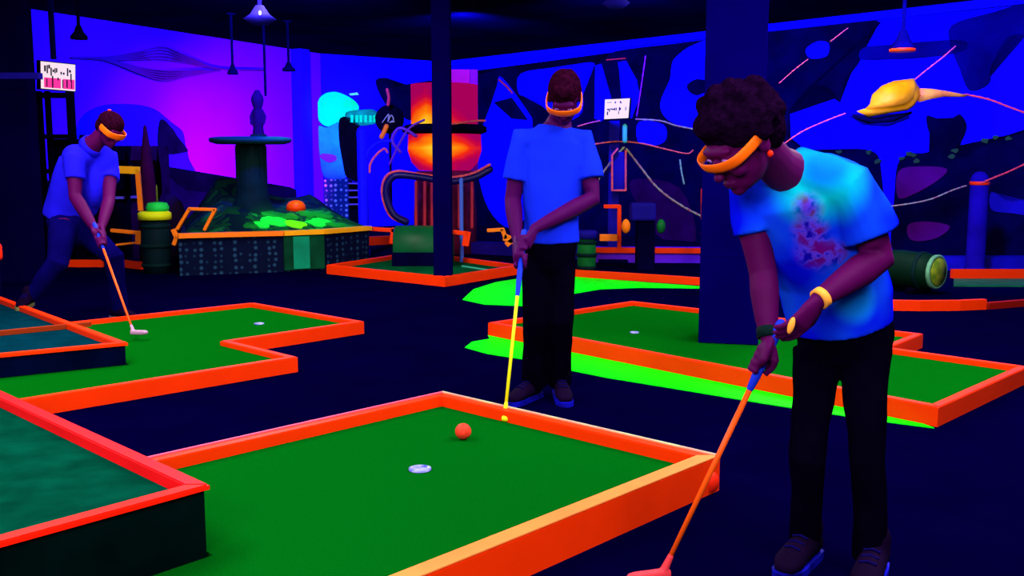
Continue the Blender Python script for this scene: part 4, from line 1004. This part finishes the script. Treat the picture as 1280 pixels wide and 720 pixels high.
def open_hand(bm, wrist, fwd, n):
    """relaxed hand: palm plus curled fingers; n points out of the palm"""
    fwd = Vector(fwd).normalized(); n = Vector(n); n = (n-fwd*n.dot(fwd)).normalized(); w = fwd.cross(n).normalized()
    K = wrist+fwd*.085
    add_loft(bm, [wrist, wrist+fwd*.04, K], [(.024, .019), (.036, .017), (.040, .013)], side=w, seg=16)
    for off, L in ((-.030, .062), (-.010, .074), (.010, .078), (.030, .070)):
        b = K+w*off; d = fwd; pts = [b-fwd*.012]; q = b.copy()
        for k, fr in enumerate((.42, .32, .26)):
            ang = math.radians(22+k*20); dd = fwd*math.cos(ang)+n*math.sin(ang); q = q+dd*(L*fr); pts.append(q.copy())
        add_loft(bm, pts, [.0095, .009, .0082, .0070], side=w, seg=10)
    add_loft(bm, [wrist+fwd*.025+w*.022, wrist+fwd*.055+w*.048+n*.012, wrist+fwd*.085+w*.054+n*.026], [.014, .0115, .009], side=n, seg=10)
def folds(o, amp, sc, seed=0.0):
    me = o.data; me.update()
    nrm_ = [v.normal.copy() for v in me.vertices]
    for v, vn in zip(me.vertices, nrm_):
        p = v.co*sc; d = noise.noise(Vector((p.x+seed, p.y, p.z*.55)))+.5*noise.noise(Vector((p.x*2.3, p.y*2.3+seed, p.z*1.2)))
        v.co += vn*(d*amp)
    me.update()
def shoe(par, heel, d, m, msole, L=.27, label=None):
    d = Vector((d[0], d[1], 0)).normalized(); w = Vector((-d.y, d.x, 0)); h = Vector(heel)
    bm = bmesh.new()
    add_loft(bm, [h+d*.0+Vector((0, 0, .052)), h+d*.05+Vector((0, 0, .058)), h+d*.12+Vector((0, 0, .055)), h+d*.18+Vector((0, 0, .043)), h+d*(L-.035)+Vector((0, 0, .035))],
             [(.034, .040), (.038, .045), (.042, .040), (.046, .030), (.036, .022)], side=w, seg=18)
    add_loft(bm, [h+d*.035+Vector((0, 0, .06)), h+d*.025+Vector((0, 0, .115))], [(.040, .046), (.040, .044)], side=w, seg=16)
    u = fuse('shoe', bm, m, par, .006, 4, label)
    bm = bmesh.new(); pts = []
    for t_, hw in ((-.035, .018), (-.02, .032), (.04, .038), (.12, .041), (.18, .047), (.23, .042), (.262, .024), (.27, .008)):
        pts.append((t_*L/.27, hw))
    P = [h+d*t_+w*hw for t_, hw in pts]+[h+d*t_-w*hw for t_, hw in pts[::-1]]
    add_poly(bm, [p.xy for p in P], h.z, h.z+.024); link('sole', bm, msole, u)
    # laces
    for k in range(3):
        c = h+d*(.10+k*.03)+Vector((0, 0, .100-k*.008)); bm = bmesh.new(); add_loft(bm, [c-w*.022-Vector((0, 0, .004)), c+Vector((0, 0, .002)), c+w*.022-Vector((0, 0, .004))], [.0035]*3, seg=6); link('lace', bm, mat('dim_lace', (0.003, 0.002, 0.07, 1), .9, 0), u, True)
def club(label, top, bottom, m, mg, mh, hd, head_l=.11, grip_l=.26):
    top = Vector(top); bottom = Vector(bottom); d = (bottom-top).normalized()
    t = thing('golf_putter', label, 'golf club', tuple(bottom))
    bm = bmesh.new(); add_loft(bm, [top+d*grip_l*.9, top.lerp(bottom, .6), bottom], [.0085, .0080, .0072], side=(1, 0, 0), seg=12, flat_end=True); link('shaft', bm, m, t, True)
    bm = bmesh.new(); add_loft(bm, [top, top+d*.02, top+d*grip_l*.8, top+d*grip_l], [.014, .0145, .013, .010], side=(1, 0, 0), seg=14); link('grip', bm, mg, t, True)
    hd = Vector(hd).normalized(); w = Vector((-hd.y, hd.x, 0))
    bm = bmesh.new(); c = bottom+Vector((0, 0, -.002))
    add_box(bm, c+hd*head_l*.30, (head_l, .032, .030), math.atan2(hd.y, hd.x), .007)
    add_loft(bm, [bottom-d*.06, bottom+d*.006], [.0095, .014], seg=12); add_ell(bm, c+hd*head_l*.78, (.020, .020, .015))
    fuse('club_head', bm, mh, t, .004, 3)
    return t
def glasses(par, c, f, u, r, s, m, h=.016, name='glasses'):
    bm = bmesh.new()
    P = [c+(r*.080+f*-.010+u*.010)*s, c+(r*.084+f*.040+u*.006)*s, c+(r*.074+f*.086+u*.0)*s, c+(r*.038+f*.108-u*.004)*s, c+(f*.116-u*.002)*s, c+(-r*.038+f*.108-u*.004)*s, c+(-r*.074+f*.086)*s, c+(-r*.084+f*.040+u*.006)*s, c+(-r*.080-f*.010+u*.010)*s]
    add_loft(bm, catmull(P, 4), [(h, .0045)]*(8*4+1), side=u, seg=10)
    g = link(name, bm, m, par, True, 'glowing orange glasses frame')
    return g
def eyes(par, c, f, u, r, s):
    for q in (-1, 1):
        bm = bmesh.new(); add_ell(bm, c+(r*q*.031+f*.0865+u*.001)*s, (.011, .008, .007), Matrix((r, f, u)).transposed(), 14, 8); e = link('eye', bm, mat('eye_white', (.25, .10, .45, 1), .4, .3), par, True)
        bm = bmesh.new(); add_ell(bm, c+(r*q*.031+f*.0935+u*.0)*s, (.0045, .002, .0045), Matrix((r, f, u)).transposed(), 12, 8); link('iris', bm, M_BLACK, e, True)

# ---- woman with curly hair, right foreground
w = thing('person', 'person with curly dark hair bending over an orange putter in a tie dyed shirt', 'person', (1.02, 2.9, 0))
hc = V(926, 176, 2.66); f, u, r = frame_of((-.74, -.34, -.60), (0.0, 0, 1))
bm = bmesh.new(); head_prims(bm, hc, f, u, r, 1.03)
nb = V(985, 216, 2.80)
add_loft(bm, [hc-f*.045-u*.055, hc.lerp(nb, .6)-f*.01-u*.02, nb], [.052, .056, .066], seg=16)
Lv = Vector((.86, -.50, .03))
pel = V(1055, 402, 2.98); wst = V(1046, 365, 2.96); che = V(1014, 290, 2.88); upc = V(998, 240, 2.83)
add_loft(bm, [pel, wst, che, upc, nb], [(.115, .075), (.110, .080), (.14, .095), (.15, .085), (.06, .055)], side=Lv, seg=22)
shL = V(1064, 238, 2.74); elL = V(1099, 322, 2.74); wrL = V(1024, 374, 2.66)
shR = V(934, 242, 2.88); elR = V(954, 342, 2.84); wrR = V(960, 420, 2.76)
def limb(bm, a, b, c_, r0, r1, r2, r3):
    add_loft(bm, [a, a.lerp(b, .35), a.lerp(b, .8), b, b.lerp(c_, .3), b.lerp(c_, .7), c_], [r0, r0*.98, r1*1.02, r1, r1*1.03, r2*1.05, r3], seg=16)
limb(bm, shL, elL, wrL, .052, .044, .034, .025); limb(bm, shR, elR, wrR, .050, .040, .032, .024)
# left hand resting at the belly, right hand on the grip
open_hand(bm, wrL, V(992, 416, 2.64)-wrL, Vector((-.55, .75, .1)))
gtop = V(976, 405, 2.74)
cb = G(828, 717, .035)
axis = (cb-gtop).normalized(); gp = gtop+axis*.115
grip_hand(bm, V(962, 424, 2.755), gp, axis, Vector((-.35, -.9, .1)))
hpR = V(1022, 436, 3.00); hpL = V(1082, 436, 2.94)
kR = V(1009, 572, 2.90); kL = V(1083, 575, 2.86); aR = V(1008, 694, 2.98); aL = V(1090, 706, 2.88); aR.z = .085; aL.z = .085
for a, b, c_ in ((hpR, kR, aR), (hpL, kL, aL)):
    add_loft(bm, [a, a.lerp(b, .5), b, b.lerp(c_, .35), c_], [.060, .050, .042, .042, .030], seg=16)
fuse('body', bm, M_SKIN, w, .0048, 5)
eyes(w, hc, f, u, r, 1.03)
gl = glasses(w, hc, f, u, r, 1.04, M_GLASS, .015)
# hair: curly cap
bm = bmesh.new(); R_ = Matrix((r, f, u)).transposed()
add_ell(bm, hc-f*.022+u*.055, (.098, .108, .092), R_); add_ell(bm, hc-f*.065+u*.005, (.088, .062, .085), R_); add_ell(bm, hc+f*.045+u*.085, (.07, .05, .042), R_)
for i in range(70):
    a1, a2 = random.uniform(0, math.tau), random.uniform(-.35, 1.0)
    cz = a2; rr = math.sqrt(max(0, 1-cz*cz)); o_ = Vector((rr*math.cos(a1), rr*math.sin(a1), cz))
    if o_.y > .45 and o_.z < .45: continue
    add_ell(bm, hc-f*.024+u*.050+r*(o_.x*.096)+f*(o_.y*.106)+u*(o_.z*.092), (random.uniform(.016, .028),)*3, None, 10, 6)
hr = fuse('hair', bm, M_HAIR, w, .006, 2)
bm = bmesh.new(); add_ell(bm, hc-r*.0+f*.0+u*-.045+(-f*.004)+r*(-.084 if (r.y > 0) else .084), (.008, .008, .009)); link('earring', bm, M_RED, w, True, 'small red earring')
# shirt
def tie_dye():
    m = bpy.data.materials.new('tie_dyed_cotton'); m.use_nodes = True; nt = m.node_tree; b = nt.nodes['Principled BSDF']; b.inputs['Roughness'].default_value = .9; b.inputs['Specular IOR Level'].default_value = .0
    tc = nt.nodes.new('ShaderNodeTexCoord')
    org = Vector(w['_o'])
    def blob(p, rad):
        sub = nt.nodes.new('ShaderNodeVectorMath'); sub.operation = 'DISTANCE'; nt.links.new(tc.outputs['Object'], sub.inputs[0]); sub.inputs[1].default_value = tuple(p-org)
        mr_ = nt.nodes.new('ShaderNodeMapRange'); mr_.inputs['From Min'].default_value = rad*.35; mr_.inputs['From Max'].default_value = rad; mr_.inputs['To Min'].default_value = 1; mr_.inputs['To Max'].default_value = 0; mr_.interpolation_type = 'SMOOTHSTEP'
        nt.links.new(sub.outputs['Value'], mr_.inputs['Value']); return mr_.outputs['Result']
    def mix(fac, a, b_):
        x = nt.nodes.new('ShaderNodeMix'); x.data_type = 'RGBA'; nt.links.new(fac, x.inputs['Factor'])
        if isinstance(a, tuple): x.inputs['A'].default_value = a
        else: nt.links.new(a, x.inputs['A'])
        if isinstance(b_, tuple): x.inputs['B'].default_value = b_
        else: nt.links.new(b_, x.inputs['B'])
        return x.outputs['Result']
    no = nt.nodes.new('ShaderNodeTexNoise'); no.inputs['Scale'].default_value = 5.5; no.inputs['Detail'].default_value = 1.0; nt.links.new(tc.outputs['Object'], no.inputs['Vector'])
    rp_ = nt.nodes.new('ShaderNodeValToRGB'); rp_.color_ramp.elements[0].position = .42; rp_.color_ramp.elements[0].color = (0.001, 0.004, 0.90, 1); rp_.color_ramp.elements[1].position = .66; rp_.color_ramp.elements[1].color = (0.004, 0.07, 0.98, 1)
    nt.links.new(no.outputs['Fac'], rp_.inputs['Fac'])
    c_ = mix(blob(V(1020, 226, 2.69), .165), rp_.outputs['Color'], (0.001, 0.60, 0.72, 1))
    c_ = mix(blob(V(1035, 200, 2.72), .11), c_, (0.002, 0.17, 0.95, 1))
    c_ = mix(blob(V(1072, 382, 2.80), .085), c_, (0.004, 0.22, 0.85, 1))
    # print on the chest
    n2_ = nt.nodes.new('ShaderNodeTexNoise'); n2_.inputs['Scale'].default_value = 36; n2_.inputs['Detail'].default_value = 3; nt.links.new(tc.outputs['Object'], n2_.inputs['Vector'])
    r2_ = nt.nodes.new('ShaderNodeValToRGB'); r2_.color_ramp.elements[0].position = .36; r2_.color_ramp.elements[0].color = (0.006, 0.0, .42, 1); r2_.color_ramp.elements[1].position = .60; r2_.color_ramp.elements[1].color = (0.11, 0.0005, 0.20, 1)
    e = r2_.color_ramp.elements.new(.48); e.color = (.09, .04, .85, 1)
    nt.links.new(n2_.outputs['Fac'], r2_.inputs['Fac'])
    for (px, py, rad) in ((1010, 258, .055), (1012, 290, .065), (1020, 322, .085), (1045, 320, .055)):
        c_ = mix(blob(V(px, py, 2.74), rad), c_, r2_.outputs['Color'])
    nt.links.new(c_, b.inputs['Base Color']); return m
bm = bmesh.new()
hem = V(1052, 408, 2.97)
add_loft(bm, [hem, V(1046, 372, 2.96), V(1036, 335, 2.93), che, upc, V(990, 222, 2.83)], [(.150, .128), (.160, .130), (.158, .125), (.178, .128), (.168, .110), (.10, .078)], side=Lv, seg=28, flat_end=True)
add_loft(bm, [V(990, 215, 2.83), shL, shL.lerp(elL, .42), shL.lerp(elL, .66)], [.075, .078, .076, .080], seg=18, flat_end=True)
add_loft(bm, [V(982, 224, 2.83), shR, shR.lerp(elR, .30), shR.lerp(elR, .50)], [.07, .066, .063, .064], seg=18, flat_end=True)
add_ell(bm, V(1030, 226, 2.82), (.125, .09, .075))
sh_ = fuse('shirt', bm, tie_dye(), w, .006, 8, 'blue tie dyed t-shirt with a dark chest print'); folds(sh_, .007, 9, 2.2)
# trousers
bm = bmesh.new()
add_loft(bm, [V(1054, 390, 2.97), V(1055, 406, 2.98), V(1056, 424, 2.98)], [(.130, .10), (.146, .115), (.142, .112)], side=Lv, seg=22)
for a, b, c_ in ((hpR, kR, aR), (hpL, kL, aL)):
    add_loft(bm, [a, a.lerp(b, .4), a.lerp(b, .75), b, b.lerp(c_, .5), c_+Vector((-.012, -.012, -.045))], [.077, .063, .056, .052, .047, .051], seg=18, flat_end=True)
tr_ = fuse('trousers', bm, M_PANTS, w, .007, 6); folds(tr_, .008, 8, 5.1)
shoe(w, Vector((aR.x+.02, aR.y+.01, 0)), (-.62, -.78), M_SHOE, M_SHOEB, .24); shoe(w, Vector((aL.x+.02, aL.y+.01, 0)), (-.50, -.86), M_SHOE, M_SHOEB, .24)
# wristband, small amber piece at the fingers, watch
d = (wrL-elL).normalized(); R_ = Vector((0, 0, 1)).rotation_difference(d).to_matrix()
bm = bmesh.new(); add_rev(bm, wrL-d*.006, [(.024, -.011), (.030, -.010), (.030, .010), (.024, .011)], 24, R_); link('wristband', bm, mat('glowing_amber_plastic', (1.0, .42, .05, 1), .5, .2), w, True, 'amber wristband')
fd = (V(992, 416, 2.64)-wrL).normalized()
p = V(989, 407, 2.60); bm = bmesh.new(); add_ell(bm, p, (.009, .008, .023), Matrix.Rotation(.25, 3, 'Y')); link('amber_piece', bm, MATS['glowing_amber_plastic'], w, True, 'small amber piece at the fingers')
bm = bmesh.new(); d = (wrR-elR).normalized(); R_ = Vector((0, 0, 1)).rotation_difference(d).to_matrix(); add_rev(bm, wrR-d*.01, [(.026, -.016), (.031, -.014), (.031, .014), (.026, .016)], 24, R_); link('watch', bm, M_DTEAL, w, True, 'dark teal watch')
club('orange putter with a pink head held by the person in the tie dyed shirt', gtop, cb, M_CLUBO, M_GRIPB, M_CLUBP, (-.95, -.3, 0), .12, .20)

# ---- man in plain shirt, centre
w = thing('person', 'person in a plain t-shirt tinted blacklight blue and black trousers standing at the centre', 'person', (.20, 5.1, 0))
Y = 5.04
hc = V(706, 122, 4.90); f, u, r = frame_of((-.12, -.74, -.72), (0.02, 0, 1))
nb = V(698, 157, 5.06)
bm = bmesh.new(); head_prims(bm, hc, f, u, r, .98); add_loft(bm, [hc-f*.045-u*.05, nb+Vector((0, 0, .02)), nb-Vector((0, 0, .03))], [.052, .056, .072], seg=16)
Lv = Vector((.98, -.1, 0))
add_loft(bm, [V(687, 310, Y), V(688, 270, Y), V(690, 215, Y), V(691, 183, Y), nb], [(.115, .08), (.12, .085), (.145, .10), (.155, .09), (.07, .06)], side=Lv, seg=22)
shR = V(652, 177, Y); elR = V(641, 250, 5.03); wrR = V(646, 298, 4.90)
shL = V(730, 177, Y); elL = V(741, 248, 4.98); wrL = V(668, 286, 4.84)
def limb2(a, b, c_): limb(bm, a, b, c_, .052, .042, .034, .026)
gtop = V(655, 290, 4.80); cb = G(631, 520, .10); axis = (cb-gtop).normalized()
limb2(shR, elR, wrR); limb2(shL, elL, wrL)
grip_hand(bm, wrR, gtop+axis*.15, axis, Vector((-.85, -.45, 0))); grip_hand(bm, wrL, gtop+axis*.065, axis, Vector((.75, -.6, 0)))
hpR = V(672, 318, Y); hpL = V(702, 318, Y); kR = V(669, 402, 5.0); kL = V(702, 400, 5.0); aR = V(668, 478, 5.10); aL = V(699, 476, 5.14); aR.z = aL.z = .10
for a, b, c_ in ((hpR, kR, aR), (hpL, kL, aL)): add_loft(bm, [a, a.lerp(b, .5), b, b.lerp(c_, .35), c_], [.062, .055, .048, .046, .034], seg=16)
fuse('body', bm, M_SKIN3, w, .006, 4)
eyes(w, hc, f, u, r, .98); glasses(w, hc, f, u, r, 1.0, M_GLASS, .021)
bm = bmesh.new(); R_ = Matrix((r, f, u)).transposed()
add_ell(bm, hc-f*.014+u*.050, (.082, .100, .082), R_); add_ell(bm, hc-f*.050+u*.0, (.078, .062, .075), R_); add_ell(bm, hc+f*.045+u*.082, (.055, .045, .035), R_)
hr = fuse('hair', bm, M_HAIR2, w, .006, 2); folds(hr, .006, 30, 1.0)
bm = bmesh.new()
add_loft(bm, [V(689, 303, Y), V(689, 270, Y), V(690, 230, Y), V(691, 200, Y), V(693, 176, Y), V(697, 160, Y)], [(.146, .125), (.144, .122), (.155, .125), (.168, .12), (.165, .105), (.095, .078)], side=Lv, seg=28, flat_end=True)
add_loft(bm, [V(690, 178, Y), shR, shR.lerp(elR, .4), shR.lerp(elR, .66)], [.08, .072, .068, .070], seg=18, flat_end=True)
add_loft(bm, [V(695, 178, Y), shL, shL.lerp(elL, .4), shL.lerp(elL, .66)], [.08, .072, .068, .070], seg=18, flat_end=True)
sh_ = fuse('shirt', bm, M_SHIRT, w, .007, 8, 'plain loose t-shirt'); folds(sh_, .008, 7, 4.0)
bm = bmesh.new()
add_loft(bm, [V(687, 298, Y), V(687, 308, Y), V(687, 322, Y)], [(.135, .11), (.145, .115), (.135, .11)], side=Lv, seg=22)
for a, b, c_ in ((hpR, kR, aR), (hpL, kL, aL)):
    add_loft(bm, [a, a.lerp(b, .5), b, b.lerp(c_, .5), c_+Vector((0, 0, -.03))], [.078, .072, .066, .062, .066], seg=18, flat_end=True)
tr_ = fuse('trousers', bm, M_PANTS, w, .008, 6); folds(tr_, .010, 7, 3.1)
shoe(w, Vector((aR.x+.01, aR.y+.02, 0)), (-.55, -.85), M_SHOE, M_SHOEB); shoe(w, Vector((aL.x, aL.y+.02, 0)), (.10, -1), M_SHOE, M_SHOEB)
club('yellow putter with a blue grip held by the centre person', gtop, cb, M_CLUBY, M_GRIPB, M_CLUBY, (.1, -1, 0), .05, .33)

# ---- man at left, lunging
w = thing('person', 'person in a cap and collared shirt lunging with an orange putter at the left', 'person', (-3.05, 7.5, 0))
hc = V(137, 162, 7.42); f, u, r = frame_of((.70, -.42, -.45), (.25, 0, 1))
nb = V(112, 184, 7.48)
bm = bmesh.new(); head_prims(bm, hc, f, u, r, 1.0); add_loft(bm, [hc-f*.045-u*.05, hc.lerp(nb, .6), nb], [.056, .062, .075], seg=16)
Lv = Vector((-.45, .89, 0)); Lv = Vector((.55, .83, 0))
add_loft(bm, [V(88, 268, 7.6), V(90, 250, 7.58), V(100, 215, 7.54), V(106, 195, 7.52), nb], [(.10, .07), (.12, .09), (.16, .10), (.15, .09), (.08, .06)], side=Lv, seg=22)
shN = V(93, 202, 7.38); elN = V(94, 246, 7.30); wrN = V(117, 284, 7.18)
shF = V(138, 200, 7.66); elF = V(136, 250, 7.45); wrF = V(127, 284, 7.22)
limb(bm, shN, elN, wrN, .058, .046, .038, .030); limb(bm, shF, elF, wrF, .055, .044, .036, .028)
gtop = V(118, 280, 7.12); cb = G(167, 415, .115); axis = (cb-gtop).normalized()
grip_hand(bm, wrN, gtop+axis*.12, axis, Vector((-.5, -.8, 0))); grip_hand(bm, wrF, gtop+axis*.20, axis, Vector((.8, -.2, 0)))
hpN = V(80, 282, 7.50); hpF = V(100, 284, 7.70)
kN = V(72, 328, 7.32); aN = V(40, 374, 7.36); kF = V(143, 322, 7.55); aF = V(150, 382, 7.72)
aN.z = .155+.09; aF.z = .095
for a, b, c_ in ((hpN, kN, aN), (hpF, kF, aF)): add_loft(bm, [a, a.lerp(b, .5), b, b.lerp(c_, .35), c_], [.085, .070, .056, .052, .038], seg=16)
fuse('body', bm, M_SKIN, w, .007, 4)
eyes(w, hc, f, u, r, 1.0); glasses(w, hc, f, u, r, 1.02, M_GLASS, .024)
# cap
R_ = Matrix((r, f, u)).transposed()
bm = bmesh.new(); add_ell(bm, hc-f*.012+u*.050, (.088, .105, .085), R_); add_ell(bm, hc-f*.055+u*.005, (.08, .06, .07), R_); cp_ = fuse('cap', bm, M_HAIR2, w, .007, 2, 'dark rounded cap')
bm = bmesh.new(); add_ell(bm, hc-f*.075+u*.118, (.014, .014, .010), R_); link('cap_button', bm, M_ORANGE, cp_, True, 'small orange button')
bm = bmesh.new()
add_loft(bm, [V(82, 272, 7.62), V(86, 255, 7.6), V(95, 225, 7.56), V(102, 203, 7.53), V(110, 190, 7.50)], [(.175, .150), (.175, .145), (.185, .14), (.18, .12), (.10, .075)], side=Lv, seg=26, flat_end=True)
add_ell(bm, V(95, 196, 7.44), (.10, .10, .09)); add_ell(bm, V(127, 206, 7.6), (.12, .11, .15)); add_ell(bm, V(114, 226, 7.57), (.14, .12, .22)); add_ell(bm, V(104, 246, 7.59), (.13, .12, .18))
add_loft(bm, [V(104, 194, 7.5), shN, shN.lerp(elN, .4), shN.lerp(elN, .52)], [.09, .085, .075, .075], seg=18, flat_end=True)
add_loft(bm, [V(112, 194, 7.55), shF, shF.lerp(elF, .3), shF.lerp(elF, .5)], [.09, .08, .072, .072], seg=18, flat_end=True)
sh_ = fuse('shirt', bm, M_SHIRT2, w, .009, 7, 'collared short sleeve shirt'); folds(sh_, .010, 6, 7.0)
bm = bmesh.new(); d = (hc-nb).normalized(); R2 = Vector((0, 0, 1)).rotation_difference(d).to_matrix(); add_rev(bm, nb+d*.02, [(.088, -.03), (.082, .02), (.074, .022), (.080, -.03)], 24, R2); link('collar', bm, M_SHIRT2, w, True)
bm = bmesh.new()
add_loft(bm, [V(85, 262, 7.60), V(86, 276, 7.60), V(88, 290, 7.60)], [(.150, .125), (.166, .145), (.158, .135)], side=Lv, seg=22)
for a, b, c_ in ((hpN, kN, aN), (hpF, kF, aF)):
    add_loft(bm, [a, a.lerp(b, .5), b, b.lerp(c_, .5), c_+Vector((0, 0, -.02))], [.105, .090, .078, .066, .062], seg=18, flat_end=True)
tr_ = fuse('jeans', bm, M_JEANS, w, .009, 6); folds(tr_, .010, 7, 9.1)
shoe(w, Vector((aN.x-.02, aN.y, .156)), (.2, -1), M_SHOE, mat('olive_sole', (0.20, 0.20, 0.06, 1), .7, .1)); shoe(w, Vector((aF.x-.05, aF.y, 0)), (.9, -.5), M_SHOE, mat('grey_sole', (0.10, 0.09, 0.14, 1), .7, .1))
club('orange putter with a pale head held by the person in the cap', gtop, cb, M_CLUBO, M_GRIPB, mat('pale_club_head', (0.45, 0.25, 0.40, 1), .5, .3), (.98, -.1, 0), .10, .26)
